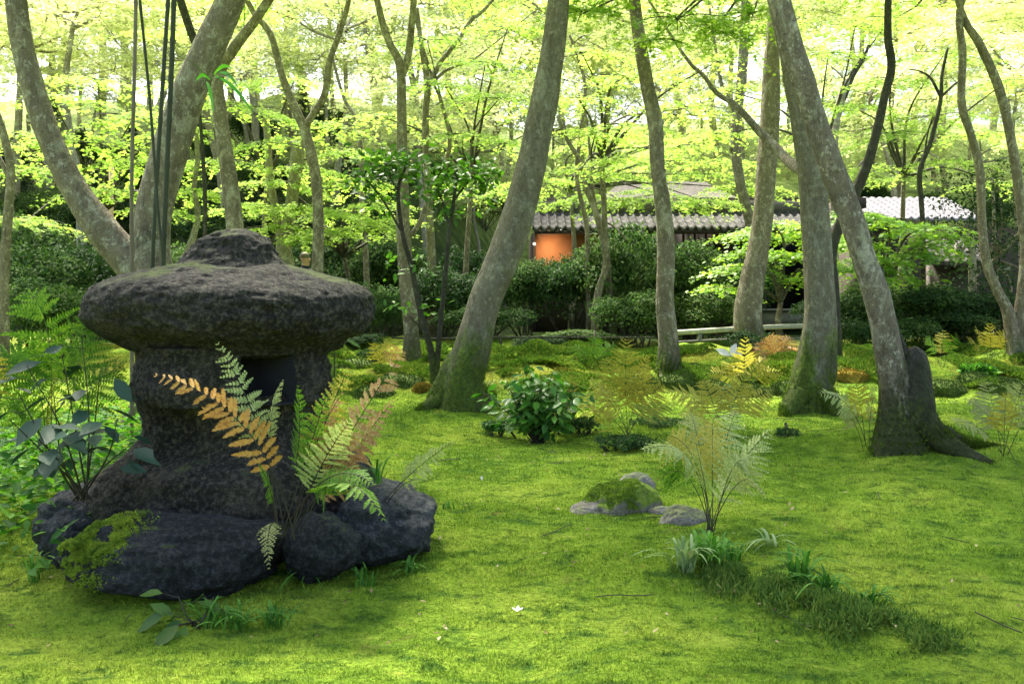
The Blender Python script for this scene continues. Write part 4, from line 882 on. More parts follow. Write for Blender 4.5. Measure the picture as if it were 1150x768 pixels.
# wall lamp (lit)
lp = P(600, 274, D0 + .25); LP = empty('wall_lamp', lp, 'small lit globe lamp on the corner of the orange wall', 'lamp')
v, f = ICO[3]; mb = MB(); mb.add(v * .032 + lp, f); obj('globe', mb, M_lamp, LP, True)
mb = MB(); box(mb, lp + [0, .12, .07], (.05, .26, .03)); obj('bracket', mb, M_wood, LP)
pl = bpy.data.lights.new('lamp_light', 'POINT'); pl.energy = 4; pl.color = (1, .72, .42); pl.shadow_soft_size = .08
po = bpy.data.objects.new('lamp_light', pl); COL.objects.link(po); po.parent = LP; po.location = (.25, -.12, .0)

# neighbouring silvery roof
D1 = 25.0
A = empty('outbuilding', (at(1020, D1), D1, th(at(1020, D1), D1)), 'outbuilding with a bright silvery roof behind the low yellow green maple', 'building')
ax0, ax1 = at(968, D1), at(1090, D1 + 1); zb1 = zpx(252, D1)
tiles('roof', ax0, at(1084, D1 + 1), D1, zpx(246, D1), D1 + 2.2, zpx(222, D1 + 2.2), M_tilepale, A, .22, 9, .018)
mb = MB(); box(mb, (ax0 - .15, D1 + 1.1, zpx(228, D1)), (.5, 2.3, .28)); obj('ridge_end', mb, M_wood, A)
mb = MB(); bzz = th(at(1020, D1), D1) - .3; box(mb, ((ax0 + ax1) / 2 + .6, D1 + 1.4, (bzz + zb1) / 2 - .06), (ax1 - ax0 + .8, 2.0, zb1 - bzz)); obj('wall', mb, M_wood, A)
D2 = 18.6
W_ = empty('tiled_garden_wall', (at(1075, D2), D2, th(at(1075, D2), D2)), 'short garden wall capped with small tiles, below the low yellow green maple', 'wall')
zc = zpx(296, D2); tiles('tile_cap', at(1040, D2), at(1104, D2), D2 - .35, zc, D2 + .35, zpx(270, D2 + .35), M_tile, W_, .17, 5, .025)
mb = MB(); gz = th(at(1075, D2), D2) - .2; box(mb, (at(1072, D2), D2 + .1, (gz + zc) / 2 - .03), (at(1100, D2) - at(1044, D2), .25, zc - gz)); obj('wall_body', mb, M_wood, W_)
mb = MB(); box(mb, (at(1100, D2), D2 - .2, zpx(302, D2)), (1.0, .06, .06)); box(mb, (at(1068, D2), D2 - .3, zpx(285, D2)), (.1, .1, .4)); obj('beam', mb, M_woodgrey, W_)

# ------------------------------------------------------------------ bamboo rail and thin fences
DR = 15.0
Rl = empty('bamboo_rail', GD(855, DR), 'pale bamboo rail on short posts before the dark doorway', 'fence')
mb = MB(); tube(mb, catmull([P(752, 374, DR), P(800, 371, DR), P(850, 368, DR), P(905, 366, DR), P(960, 366, DR)], 40), .042, 10, 0, .05, 3); obj('rail', mb, M_bamboo, Rl, True)
for px in (786, 838, 925, 742):
    g = GD(px, DR); t = P(px, 371, DR); mb = MB(); tube(mb, np.array([g - [0, 0, .1], g * .5 + t * .5, [g[0], g[1], t[2] - .03]]), .035, 8, 0, .05, 4); obj('post', mb, M_woodgrey, Rl, True)
mb = MB(); tube(mb, catmull([P(760, 384, DR), P(820, 381, DR), P(905, 380, DR)], 20), .018, 6); obj('lower_rail', mb, M_woodgrey, Rl, True)
Rf = empty('thin_fence', GD(600, 15), 'thin low rail fence in front of the azalea hedge', 'fence')
for nm, y, rr in (('upper_rail', 379, .018), ('lower_rail', 403, .022)):
    q = P(600, y, 15); x_ = [P(p, y + (1.5 if p == 480 else 0), 15) for p in (440, 480, 540, 600, 660, 735)]
    if nm == 'lower_rail': x_ = [v + [0, -.6, 0] for v in x_]
    mb = MB(); tube(mb, catmull(x_, 40), rr, 6, 0, .1, 2); obj(nm, mb, M_twig, Rf, True)
for px in (455, 562, 668): g = GD(px, 15); mb = MB(); tube(mb, np.array([g - [0, 0, .1], g + [0, 0, .35], P(px, 376, 15)]), .025, 7, 0, .05, 4); obj('post', mb, M_twig, Rf, True)
g = GD(125, 19); mb = MB(); tube(mb, np.array([g - [0, 0, .2], P(125, 240, 19), P(125, 182, 19)]), .05, 8, 0, .03, 3); o = obj('wooden_post', mb, M_post); tag(o, 'pinkish tan wooden post standing in the wood behind the heavy forked maple', 'post')

M_bmoss = LM('bark_moss', [(.03, .055, .01), (.07, .12, .015), (.16, .22, .03)], (1, 1.2, .6), .9, .25, 7, .1)
for key, hs in (('G', .16), ('J', .22), ('K', .10), ('H', .10), ('I', .12)):
    tk = [c for c in TREES[key][0].children if c.name.startswith('trunk')][0]
    fuzz(tk, 0, lambda v, nn: np.exp(-np.clip(v[:, 2], 0, 9) / hs) * (v[:, 2] > -.12) * (vnoise(v * 5, 6) > -.35), 9000, 7, .022, M_bmoss)

# ------------------------------------------------------------------ bamboo canes behind the lantern
DB = 6.3
for i, (pts, wpx, m_, lab) in enumerate([
    ([(148, 320), (148, 200), (151, 80), (153, -20)], 4.2, M_bamboobrown, 'brownish bamboo cane, leftmost behind the lantern cap'),
    ([(184, 320), (177, 230), (168, 110), (155, -20)], 3.2, M_bamboogreen, 'thinnest green bamboo cane, leaning across the others behind the lantern cap'),
    ([(171, 320), (175, 220), (183, 90), (190, -20)], 4.6, M_bamboogreen, 'green bamboo cane between the thinnest cane and the thickest cane'),
    ([(183, 320), (186, 220), (192, 90), (196, -20)], 5.6, M_bamboogreen, 'thickest dark green bamboo cane, nearest the lantern finial')]):
    d = DB + .25 * i; g = GD(pts[0][0], d); e = empty('bamboo_cane', g, lab, 'bamboo', 'bamboo canes behind the lantern')
    top = P(pts[-1][0] * 2 - pts[-2][0], -160, d); path = catmull([g - [0, 0, .1]] + [P(a, b_, d) for a, b_ in pts] + [top], 120); r = wpx / 2 / F * d
    rr = np.full(120, r); rr[::9] *= 1.22; mb = MB(); tube(mb, path, rr, 10); obj('culm', mb, m_, e, True)
    if i == 3:
        lv = MB(); s = P(238, 88, d + .2); tw = MB(); tube(tw, catmull([P(193, 60, d), P(215, 70, d), s, P(262, 82, d + .1)], 14), .004, 5)
        obj('twig', tw, M_greenstem, e, True)
        for (a, b_, c, dd_) in ((232, 92, 240, 128), (236, 90, 219, 92), (242, 85, 285, 128), (240, 84, 262, 78), (246, 82, 268, 100)):
            p0, p1 = P(a, b_, d + .2), P(c, dd_, d + .05); L = np.linalg.norm(p1 - p0); T = norm(p1 - p0); S = norm(np.cross(T, [0, 1, .3])); ts = np.linspace(0, 1, 9)
            cen = p0 + T * (ts * L)[:, None] + np.array([0, 0, .045]) * np.sin(ts * np.pi)[:, None]; wd = .014 * np.sin(np.clip(ts * .93 + .07, 0, 1) * np.pi) ** .7
            V = np.vstack([cen - S * wd[:, None], cen + S * wd[:, None]]); q = np.arange(8); lv.add(V, np.stack([q, q + 1, q + 10, q + 9], 1))
        obj('leaves', lv, M_bamleaf, e)

# ------------------------------------------------------------------ slender sapling with glossy leaves
sp = empty('sapling', G(487, 434), 'slender dark stemmed sapling with green leaf clusters high up, beside the thick leaning maple', 'sapling'); ds = parent_loc(sp)[1]
mb = MB(); g = parent_loc(sp)
stems = [([(488, 432), (484, 395), (472, 350), (462, 300), (452, 262), (447, 215), (455, 188)], 9, 3), ([(489, 430), (494, 370), (500, 310), (505, 255), (510, 222), (513, 190)], 7, 3), ([(505, 255), (498, 230), (490, 205), (500, 185)], 3, 2), ([(510, 225), (525, 205), (540, 190)], 3, 2), ([(452, 262), (430, 225), (410, 200)], 3, 2), ([(486, 400), (482, 380), (470, 366), (460, 355)], 3, 2), ([(447, 215), (435, 195), (425, 185)], 2.5, 2)]
for pt, w0, w1 in stems:
    q = [P(a, b_, ds) for a, b_ in pt]; tube(mb, catmull(q, 26), np.linspace(w0, w1, 26) / 2 / F * ds, 7, 0, .08, 2)
obj('stem', mb, M_barkdark, sp, True)
lv = MB(); rr = np.random.default_rng(9)
for (px, py, rx, ry, k) in ((455, 190, 38, 20, 170), (510, 195, 45, 22, 230), (540, 215, 18, 18, 70), (425, 185, 28, 16, 100), (405, 205, 22, 16, 60), (490, 215, 30, 16, 90), (545, 195, 20, 12, 50), (425, 225, 25, 18, 50), (470, 300, 25, 14, 22), (478, 345, 25, 12, 18), (450, 345, 18, 10, 12), (505, 240, 18, 12, 30), (450, 178, 28, 10, 50), (440, 300, 12, 25, 12)):
    cc = P(px, py, ds); pp = cc + rr.normal(0, .5, (k, 3)) * np.array([rx, rx * .9, ry]) / F * ds
    Xf, Yf, Zf = frames(rr.normal(0, .5, (k, 3)) + [0, -.2, .8], rr.random(k) * 6.28); scatter(lv, *OVAL, pp, Xf, Yf, Zf, .10 * (.7 + .5 * rr.random(k)))
obj('foliage', lv, M_sap, sp)

# ------------------------------------------------------------------ ferns
def frond(blade, stalk, p0, p1, p2, nrm, W, n=22, start=.3, style='bi', rng=None, wid=.2, rad=.0022, droop=.1, ang=24, curl=0):
    ts = np.linspace(0, 1, 60)[:, None]; p0, p1, p2 = [np.asarray(q, float) for q in (p0, p1, p2)]
    cur = (1 - ts) ** 2 * p0 + 2 * ts * (1 - ts) * p1 + ts ** 2 * p2; T = norm(np.gradient(cur, axis=0))
    tube(stalk, cur[::4], np.linspace(rad, rad * .35, 15), 5, cap=False)
    nrm = norm(np.asarray(nrm, float)); gap = np.linalg.norm(np.diff(cur, axis=0), axis=1).sum() * (1 - start) / n
    for k in range(n):
        s = (k + .5) / n; t = start + (1 - start) * s; i = min(59, int(t * 59)); c = cur[i]; Tg = T[i]; S = norm(np.cross(Tg, nrm)); Nn = np.cross(S, Tg)
        L = W * min(1, .55 + s * 3.0) * (1 - s) ** .72 + W * .04
        for sg in (-1, 1):
            a = R(ang + 14 * s + (rng.normal(0, 6) if rng else 0)); l = L * (1 + (rng.normal(0, .12) if rng else 0))
            dr = S * sg * math.cos(a) + Tg * math.sin(a) - Nn * droop + np.array([0, 0, -.10]); dr = norm(dr); up = norm(Nn + S * (rng.normal(0, .12) if rng else 0)); side = norm(np.cross(dr, up))
            if rng is not None and rng.random() < .04: continue
            bi = style == 'bi'; m_ = int(np.clip(l / (.011 if bi else .006), 4, 13 if bi else 18)); u = (np.arange(m_) + .6) / m_; cu = .12 + (rng.normal(0, .10) if rng is not None else 0)
            q = c + dr * (u * l)[:, None] - np.array([0, 0, 1]) * (cu * l * u ** 2)[:, None] + side * (.05 * l * u ** 2)[:, None]
            if bi: pl_ = np.minimum(l * wid, gap * .62) * (1.02 - u) ** .6 + .001; hw = l / m_ * .46; mix_ = .45
            else: pl_ = np.minimum(l * wid, gap * .52) * np.sin(np.clip(u * .86 + .14, 0, 1) * np.pi) ** .7 + .0008; hw = l / m_ * .66; mix_ = .7
            for s2 in (-1, 1):
                d2 = norm(side * s2 + dr * mix_ + up * .12); jt = (1 + .18 * rng.normal(0, 1, m_)[:, None]) if rng is not None else 1
                a0 = q - dr * hw; a1 = q + dr * hw; b1 = q + d2 * pl_[:, None] * jt + dr * hw * .35; b0 = q + d2 * pl_[:, None] * .75 * jt - dr * hw * .6
                V = np.stack([a0, a1, b1, b0], 1).reshape(-1, 3); blade.add(V, np.arange(len(V)).reshape(-1, 4))
def fern(label, base, fronds, mt=M_fernY, group='ferns in the moss garden', d=None, seed=1, W=.11, n=20, wid=.2, start=.35, smat=M_darkstem, rad=.0026, name='fern', dst='bi'):
    """fronds: (tip px, tip py, depth offset, arch px (x,y), width factor, [material], [style])"""
    g = (P(base[0], base[1], d) if d else G(*base)); root = empty(name, g, label, 'fern', group); dd = g[1]; rr = np.random.default_rng(seed)
    for k, f in enumerate(fronds):
        tx, ty, do, (cx_, cy_) = f[:4]; wf = f[4] if len(f) > 4 else 1; m_ = f[5] if len(f) > 5 and f[5] else mt; stl = f[6] if len(f) > 6 else dst; st_ = f[7] if len(f) > 7 else start
        do = do + (rr.normal(0, .16) if (d is None and k) else 0); tip = P(tx, ty, dd + do); ctl = P(cx_, cy_, dd + do * .45); b0 = g + np.array([rr.normal(0, .02), rr.normal(0, .02), -.02])
        T = norm(tip - ctl); n0 = np.array([rr.normal(0, .4), -.6, .7]); nr = n0 - T * (n0 @ T)
        bl = MB(); stx = MB(); frond(bl, stx, b0, ctl, tip, nr, W * wf, n, st_, stl, rr, wid, rad)
        nf = bl.n; bl.add(np.concatenate(stx.V), list(stx.F), 1); obj('frond', bl, [m_, smat], root)
    return root
# golden fern climbing in front of the lantern
fern('golden orange and pale green fern sprouting between the boulders in front of the lantern', (322, 596), [
    (172, 420, -.15, (300, 450), .8, M_fernO, 'lobe', .30), (243, 384, .02, (300, 470), .7, M_fernP, 'bi', .45), (318, 426, .05, (290, 470), .55, M_fernP, 'bi', .5), (334, 432, -.05, (345, 500), .75, M_fernG, 'bi', .45),
    (455, 392, .1, (372, 510), .95, M_fernB, 'lobe', .35), (442, 448, .05, (380, 530), .85, M_fernB, 'lobe', .3), (392, 412, .1, (350, 500), .8, M_fernY, 'bi', .4), (385, 440, .05, (345, 500), .7, M_fernB, 'lobe', .4),
    (432, 585, -.35, (380, 490), .75, M_fernG, 'lobe', .3), (420, 545, -.25, (370, 500), .65, M_fernG, 'lobe', .35), (368, 440, 0, (345, 510), .6, M_fernG, 'bi', .4), (290, 520, -.2, (308, 545), .4, M_fernG, 'bi', .4), (395, 470, -.1, (355, 520), .75, M_fernP, 'lobe', .35), (302, 640, -.3, (296, 560), .35, M_fernD, 'bi', .4)],
    seed=3, W=.145, n=21, wid=.22, group=None, d=3.42, rad=.003)
fern('pale green fern frond reaching over the flat grey boulder', (428, 565), [(512, 494, -.1, (462, 525), 1, M_fernP, 'lobe'), (480, 540, -.2, (455, 530), .5, M_fernG, 'bi')], seed=4, W=.07, n=17, wid=.16, d=3.85, group=None)
# near left fern
fern('large fresh green fern leaning in beside the lantern cap', (62, 520), [(26, 326, -.1, (70, 340), 1.3, M_fernG, 'bi', .3), (100, 352, .0, (85, 420), 1.2, M_fernG, 'bi', .4), (-12, 390, -.2, (60, 400), 1.1, M_fernG), (140, 410, .1, (95, 420), 1.0, M_fernG), (60, 420, -.2, (50, 460), .9, M_fernY), (10, 440, -.1, (30, 470), .9, M_fernG)], d=3.9, seed=5, W=.17, n=13, wid=.2, smat=M_greenstem, group=None)
fern('yellow tipped fern frond entering from the picture edge', (-30, 520), [(78, 418, .1, (10, 350), 1.0, M_fernG), (-5, 392, 0, (-30, 420), 1, M_fernY), (40, 470, .1, (0, 420), .9, M_fernG)], d=3.6, seed=6, W=.15, n=13, smat=M_greenstem, group=None)
FG = 'ferns standing on the moss lawn'
fern('upright yellow green fern with tiered fronds, on the brown mound', (706, 490), [(704, 378, 0, (700, 440), 1.35, None, 'bi', .38), (662, 425, -.1, (690, 450), .9), (745, 430, .1, (722, 450), .9), (680, 400, .2, (690, 440), 1), (728, 398, .15, (715, 440), 1), (650, 455, -.2, (680, 450), .8), (762, 452, -.1, (725, 450), .8, M_fernD)], seed=7, W=.22, n=16, wid=.14, dst='lobe', group=FG)
fern('small fern beside the glossy shrub with a pale drooping frond', (655, 490), [(618, 440, 0, (645, 450), .9, M_fernP), (664, 430, .1, (655, 460), .9), (640, 415, .2, (648, 450), .8), (690, 465, 0, (670, 455), .7), (540, 430, .6, (590, 420), .9, M_fernP)], seed=8, W=.15, n=11, group=FG)
fern('large pale fern with long whitish fronds, behind the strap leaved tuft', (800, 598), [
    (722, 505, -.2, (790, 480), 1.1, M_fernP), (868, 480, -.1, (812, 530), 1.25, M_fernP, 'bi', .3), (752, 488, .2, (790, 500), 1.2, M_fernY), (828, 458, .35, (812, 490), 1.0, M_fernP), (780, 492, -.3, (790, 530), .9, M_fernP), (840, 520, -.4, (820, 500), 1.0, M_fernP), (740, 540, -.3, (775, 500), .8, M_fernG), (800, 470, .2, (800, 520), 1.1, M_fernY), (775, 462, .4, (790, 500), 1.1, M_fernD), (860, 560, -.2, (835, 500), .6, M_fernD)], seed=9, W=.16, n=18, wid=.17, start=.42, group=FG)
fern('spreading yellow fern behind the large pale fern', (812, 492), [(748, 440, -.1, (795, 440), 1.1), (840, 415, .1, (822, 450), 1.0), (790, 425, .3, (800, 450), 1), (765, 470, -.3, (790, 455), .9), (868, 440, 0, (840, 440), .9), (815, 430, 0, (812, 460), .9, M_fernD)], seed=10, W=.2, n=14, wid=.14, dst='lobe', group=FG)
fern('upright dull fern between the tile roofed house and the round moss cushions', (836, 440), [(838, 378, 0, (835, 410), 1), (812, 405, 0, (828, 410), .8), (860, 402, 0, (845, 410), .8), (795, 420, 0, (815, 412), .7), (878, 418, 0, (855, 412), .7)], seed=11, W=.26, n=10, wid=.14, dst='lobe', group=FG)
fern('thin fern with airy fronds at the foot of the big leaning maple', (975, 503), [(920, 442, -.1, (960, 440), 1, M_fernP), (945, 470, -.2, (960, 460), .8, M_fernD), (985, 430, 0, (975, 460), .8, M_fernD), (1000, 465, 0, (985, 470), .7, M_fernG), (960, 425, .2, (968, 455), .9, M_fernY)], seed=12, W=.16, n=13, wid=.14, dst='lobe', group=FG)
fern('airy pale fern on the moss right of the stump roots', (1128, 512), [(1085, 450, 0, (1110, 455), 1, M_fernD), (1105, 425, .2, (1118, 455), 1.0, M_fernD), (1150, 430, .1, (1138, 460), 1, M_fernD), (1070, 475, -.2, (1100, 465), .9, M_fernD), (1172, 455, 0, (1150, 460), .9, M_fernG), (1130, 440, .1, (1128, 470), .8, M_fernY)], seed=13, W=.18, n=14, wid=.14, dst='lobe', group=FG)
fern('rust brown fern in front of the veranda', (872, 410), [(858, 380, 0, (866, 392), 1, M_fernB), (888, 378, 0, (878, 390), 1, M_fernB), (848, 392, 0, (860, 394), .9, M_fernB), (898, 392, 0, (886, 394), .9, M_fernO), (873, 376, .1, (872, 390), .9, M_fernO)], seed=14, W=.32, n=8, group=FG)
fern('arching fern between the hedge and the dark mossy stump', (1058, 412), [(1040, 378, 0, (1050, 388), 1, M_fernG), (1075, 375, 0, (1066, 388), 1, M_fernG), (1060, 370, 0, (1058, 390), 1, M_fernY)], seed=15, W=.2, n=8, group=FG)
fern('yellowish fern beside the twin snaking stems', (1112, 405), [(1095, 366, 0, (1104, 380), 1), (1130, 370, 0, (1120, 382), 1), (1112, 362, 0, (1112, 385), 1), (1085, 378, 0, (1098, 385), .8)], seed=16, W=.2, n=8, group=FG)
fern('small yellow green fern right of the lantern, near the sapling', (432, 420), [(418, 385, 0, (425, 400), 1, M_fernY), (448, 388, 0, (440, 400), 1, M_fernB), (434, 380, 0, (432, 402), 1, M_fernY)], seed=17, W=.2, n=9, group=FG)
fern('dark fern behind the upright yellow green fern', (665, 415), [(645, 388, 0, (655, 395), 1, M_fernG), (690, 385, 0, (678, 395), 1, M_fernG), (668, 378, 0, (667, 395), 1, M_fernG)], seed=18, W=.3, n=9, group=FG)

# ------------------------------------------------------------------ glossy shrub on the lawn
q = np.random.default_rng(40); ste = []
for k in range(44):
    tx = 605 + q.normal(0, 27); ste.append((tx, 402 + abs(tx - 600) * .55 + abs(q.normal(0, 22)), q.normal(0, .16), 15))
LEAFY_GLOSSY = ste
CU = 'small plants on the moss'
for i, (px, py, sx, sz, m_, lab, dd) in enumerate([
    (560, 492, .16, .14, M_glossy, 'small dark cushion of leaves at the edge of the glossy shrub', None), (648, 488, .2, .15, M_azalea, 'low dark leafy plant between the glossy shrub and the upright fern', None), (700, 505, .26, .09, M_azalea, 'dark brownish cushion under the upright yellow green fern', None),
    (845, 400, .4, .32, M_ever, 'dark low bush at the foot of the S curved maple', None), (425, 412, .35, .25, M_azalea, 'low dark plant beside the lantern cap and sapling', None), (740, 478, .4, .06, M_azalea, 'flat bluish green patch of leaves behind the upright fern', None),
    (888, 490, .14, .04, M_azalea, 'tiny bluish plant on the open lawn left of the stump', None), (1100, 425, .2, .12, M_herb, 'bright green rosette on the mossy hummocks', None)]):
    shrub(lab, G(px, py), (sx, sx * .8, sz), 420 + i, 900, .035 if i != 7 else .09, DIAM if i != 7 else OVAL, m_, lumps=12, stems=5, group=CU, cat='plant', name='small_plant', base=.02)
# rounded moss cushions among the hummocks
M_cush, n, b = mat('moss_cushion'); gg = n.nodes.new('ShaderNodeNewGeometry'); c = ramp(n, noise(n, 25, 5, .7), [(.3, (.05, .09, .015)), (.55, (.11, .17, .02)), (.75, (.20, .24, .035))]); n.links.new(c, b.inputs['Base Color']); b.inputs['Roughness'].default_value = 1; bumpn(n, b, noise(n, 90, 3, .7), 1, .02)
M_cushy, n, b = mat('yellow_moss_cushion'); c = ramp(n, noise(n, 25, 5, .7), [(.3, (.30, .20, .02)), (.7, (.50, .38, .05))]); n.links.new(c, b.inputs['Base Color']); b.inputs['Roughness'].default_value = 1; bumpn(n, b, noise(n, 90, 3, .7), 1, .02)
for i, (px, py, wpx, hm, lab) in enumerate([(880, 446, 36, .16, 'dark rounded moss cushion beside the double stemmed maple'), (845, 445, 40, .12, 'flat moss cushion left of the dark rounded one'), (800, 440, 46, .13, 'moss cushion behind the spreading yellow fern'), (765, 432, 50, .12, 'moss cushion at the foot of the smooth upright maple'),
        (850, 425, 44, .12, 'moss cushion below the dark low bush'), (720, 436, 40, .14, 'moss cushion behind the upright yellow green fern'), (445, 432, 60, .12, 'broad moss cushion left of the sapling'), (420, 445, 50, .10, 'lower moss cushion nearest the lantern'), (475, 440, 22, .09, 'golden yellow moss cushion beside the sapling'), (1060, 440, 50, .12, 'moss cushion right of the dark stump'), (1095, 432, 44, .12, 'moss cushion under the bright green rosette'),
        (1130, 440, 50, .14, 'moss cushion at the picture edge under the twin stems'), (400, 415, 50, .13, 'moss cushion behind the others right of the lantern'), (955, 425, 40, .1, 'golden moss cushion between the two big maples'), (780, 418, 40, .1, 'small moss cushion under the bamboo rail')]):
    g = G(px, py); s = wpx / 2 / F * g[1]; mb = MB(); v, f = rockV((0, 0, 0), (s, s * .8, hm), 500 + i, amp=.18, sub=4); mb.add(v, f)
    q = np.random.default_rng(i); k = 2200; ii = q.integers(0, len(v), k); pp = v[ii]; nn = norm(pp / np.array([s, s * .8, hm]) ** 2 + q.normal(0, .3, (k, 3)) * 8); 
    sdv = norm(np.cross(nn, q.normal(0, 1, (k, 3)))) * .008; mb.add(np.stack([pp - sdv, pp + sdv, pp + nn * .03], 1).reshape(-1, 3), np.arange(3 * k).reshape(-1, 3))
    o = obj('moss_cushion', mb, M_cushy if 'golden' in lab else M_cush, None, True); o.location = tuple(g); tag(o, lab, 'moss cushion', 'moss cushions on the hummocks')

# ------------------------------------------------------------------ strap leaved tufts
def tuft(label, base, nb, L, m, group, seed, spread=.35, wid=.006, d=None, lean=(0, 0), name='grass_tuft', cat='grass tuft'):
    g = P(base[0], base[1], d) if d else G(*base); q = np.random.default_rng(seed); mb = MB()
    for k in range(nb):
        a = q.random() * 6.28; out = spread * (.3 + q.random()); l = 1.35 * L * (.6 + .5 * q.random()); s0 = np.array([q.normal(0, .02), q.normal(0, .02), -.01])
        dirh = np.array([math.cos(a) + lean[0], math.sin(a) + lean[1], 0]); ts = np.linspace(0, 1, 10)[:, None]
        cen = s0 + dirh * out * l * 2 * ts ** 1.6 + np.array([0, 0, 1]) * l * (ts - (.35 + out * .8) * ts ** 2.6)
        S = norm(np.cross(dirh + [0, 0, .01], [0, 0, 1])) ; wd = (wid * (.7 + .5 * q.random()) * np.sin(np.clip(ts * .85 + .15, 0, 1) * np.pi) ** .6)
        V = np.vstack([cen - S * wd, cen + [0, 0, -.15 * wid], cen + S * wd]); i_ = np.arange(9); mb.add(V, [np.stack([i_, i_ + 1, i_ + 11, i_ + 10], 1), np.stack([i_ + 10, i_ + 11, i_ + 21, i_ + 20], 1)])
    mats = m
    o = obj(name, mb, mats, None, True); o.location = tuple(g); return tag(o, label, cat, group)
TG = 'strap leaved tufts'
tuft('pale arching strap leaves at the front edge of the large pale fern', (772, 642), 26, .19, M_bladeP, TG, 1, .3, .007, lean=(-.3, -.2))
tuft('upright green strap leaved tuft beside the pale arching leaves', (800, 642), 60, .20, M_blade, TG, 2, .26, .008)
tuft('second upright green strap tuft below the pinkish grey rock', (822, 632), 22, .12, M_blade, TG, 3, .3, .006)
tuft('tall dark strap leaved tuft on the dark moss mound', (898, 658), 30, .19, M_blade, TG, 4, .25, .006)
tuft('bluish drooping strap tuft in the middle of the dark moss mound', (928, 668), 30, .15, M_blade, TG, 5, .45, .006)
tuft('small strap tuft at the far tip of the dark moss mound', (975, 680), 20, .12, M_blade, TG, 6, .35, .006)
tuft('pale thin leaves on the lawn behind the dark moss mound', (866, 612), 14, .10, M_bladeP, TG, 7, .6, .005)
TL = 'grass tufts in front of the dark boulders'
for i, (px, py, nb, L, s, lab) in enumerate([(238, 706, 26, .14, .35, 'grass tuft left of centre in the clump before the long boulder'), (270, 708, 24, .12, .3, 'grass tuft in the middle of the clump before the long boulder'), (306, 706, 26, .12, .35, 'grass tuft at the end of the clump before the long boulder'),
        (345, 655, 18, .15, .5, 'arching grass tuft touching the end of the long boulder'), (372, 652, 16, .12, .3, 'small upright grass tuft beside the arching one'), (408, 660, 16, .12, .3, 'grass tuft below the round boulder'), (462, 645, 14, .10, .4, 'sparse grass tuft in front of the flat grey boulder'), (38, 655, 16, .20, .3, 'lone bright grass tuft beside the long boulder'),
        (505, 572, 9, .07, .3, 'tiny sprout on the lawn beside the flat grey boulder'), (425, 540, 12, .16, .5, 'dark arching blades behind the flat grey boulder'), (120, 596, 1, .05, .3, '')]):
    if lab: tuft(lab, (px, py), nb, L, M_blade, TL, 30 + i, s, .0048, d=3.9 if i == 9 else None)
# broad pale leaves lying in the front clump
def leafy(label, base, stems, m, size, group=None, name='leafy_plant', d=None, seed=1, tmpl=OVAL, cat='plant', st=M_darkstem):
    """stems: (tip px, tip py, depth offset, n leaves)"""
    g = P(base[0], base[1], d) if d else G(*base); root = empty(name, g, label, cat, group); q = np.random.default_rng(seed); sb = MB(); lv = MB()
    for (tx, ty, do, k) in stems:
        tip = P(tx, ty, g[1] + do); s0 = g + q.normal(0, .02, 3) * [1, 1, 0] - [0, 0, .02]; path = catmull([s0, (s0 + tip) / 2 + q.normal(0, .02, 3), tip], 16); tube(sb, path, np.linspace(.005, .0015, 16), 6, cap=False)
        for j in range(k):
            t = .35 + .65 * (j + .5) / k; c = path[int(t * 15)]; a = q.random() * 6.28; e = c + np.array([math.cos(a) * .05, math.sin(a) * .05, .01]) * (size / .08)
            tube(sb, np.array([c, (c + e) / 2, e]), .0012, 4, cap=False); Z = norm(np.array([q.normal(0, .4), q.normal(0, .4) - .3, 1])); dv = norm(np.array([math.cos(a), math.sin(a), -.35 + q.normal(0, .25)])); Xx = norm(np.cross(dv, Z)); Zz = np.cross(Xx, dv)
            scatter(lv, *tmpl, e[None], Xx[None], dv[None], Zz[None], [size * (.7 + .6 * q.random())])
    obj('stem', sb, st, root, True); obj('leaves', lv, m, root); return root
leafy('broad bluish leaf plant at the left of the front grass clump', (222, 700), [(200, 668, 0, 5), (210, 700, -.1, 4), (240, 670, 0, 3), (190, 705, -.05, 2)], M_sap, .10, None, seed=3)
leafy('shrub with broad dark rounded leaves beside the lantern foot', (92, 555), [(20, 440, -.2, 6), (40, 490, -.25, 4), (70, 400, 0, 6), (112, 420, 0, 7), (92, 380, .1, 5), (132, 470, -.1, 5), (60, 440, -.1, 5), (145, 500, -.1, 3), (10, 470, -.3, 3), (30, 410, -.1, 4)], M_bigleaf, .125, None, d=3.7, seed=4)
leafy('upright pale green shoot right of the lantern chamber', (370, 420), [(376, 372, 0, 3), (368, 385, 0, 3)], M_sap, .12, None, d=5.5, seed=6)
leafy('glossy dark green shrub with upright shoots, on the lawn before the thick leaning maple', (603, 498), LEAFY_GLOSSY, M_glossy, .10, None, 'shrub', seed=11, cat='shrub')
# low herbs left of the lantern
lv = MB(); sb = MB(); q = np.random.default_rng(12); k = 5200
cx = -2.35 + q.normal(0, .75, k); cyy = 5.0 + q.normal(0, .85, k); kp = (cx < -1.55 - .02 * cyy) & (cyy > 3.55) & (cx > -4.6); cx, cyy = cx[kp], cyy[kp]; k = len(cx)
hh = .06 + .30 * q.random(k) * np.clip((-cx - 1.4) / .6, .25, 1); pp = np.stack([cx, cyy, terrain(cx, cyy) + hh], 1)
Xf, Yf, Zf = frames(np.stack([q.normal(0, .45, k), q.normal(0, .45, k), np.ones(k)], 1), q.random(k) * 6.28); scatter(lv, *OVAL, pp, Xf, Yf, Zf, .045 + .04 * q.random(k))
o = obj('ground_cover', lv, M_herb); tag(o, 'bright leafy ground cover growing to the left of the lantern', 'ground cover', None, 'stuff')
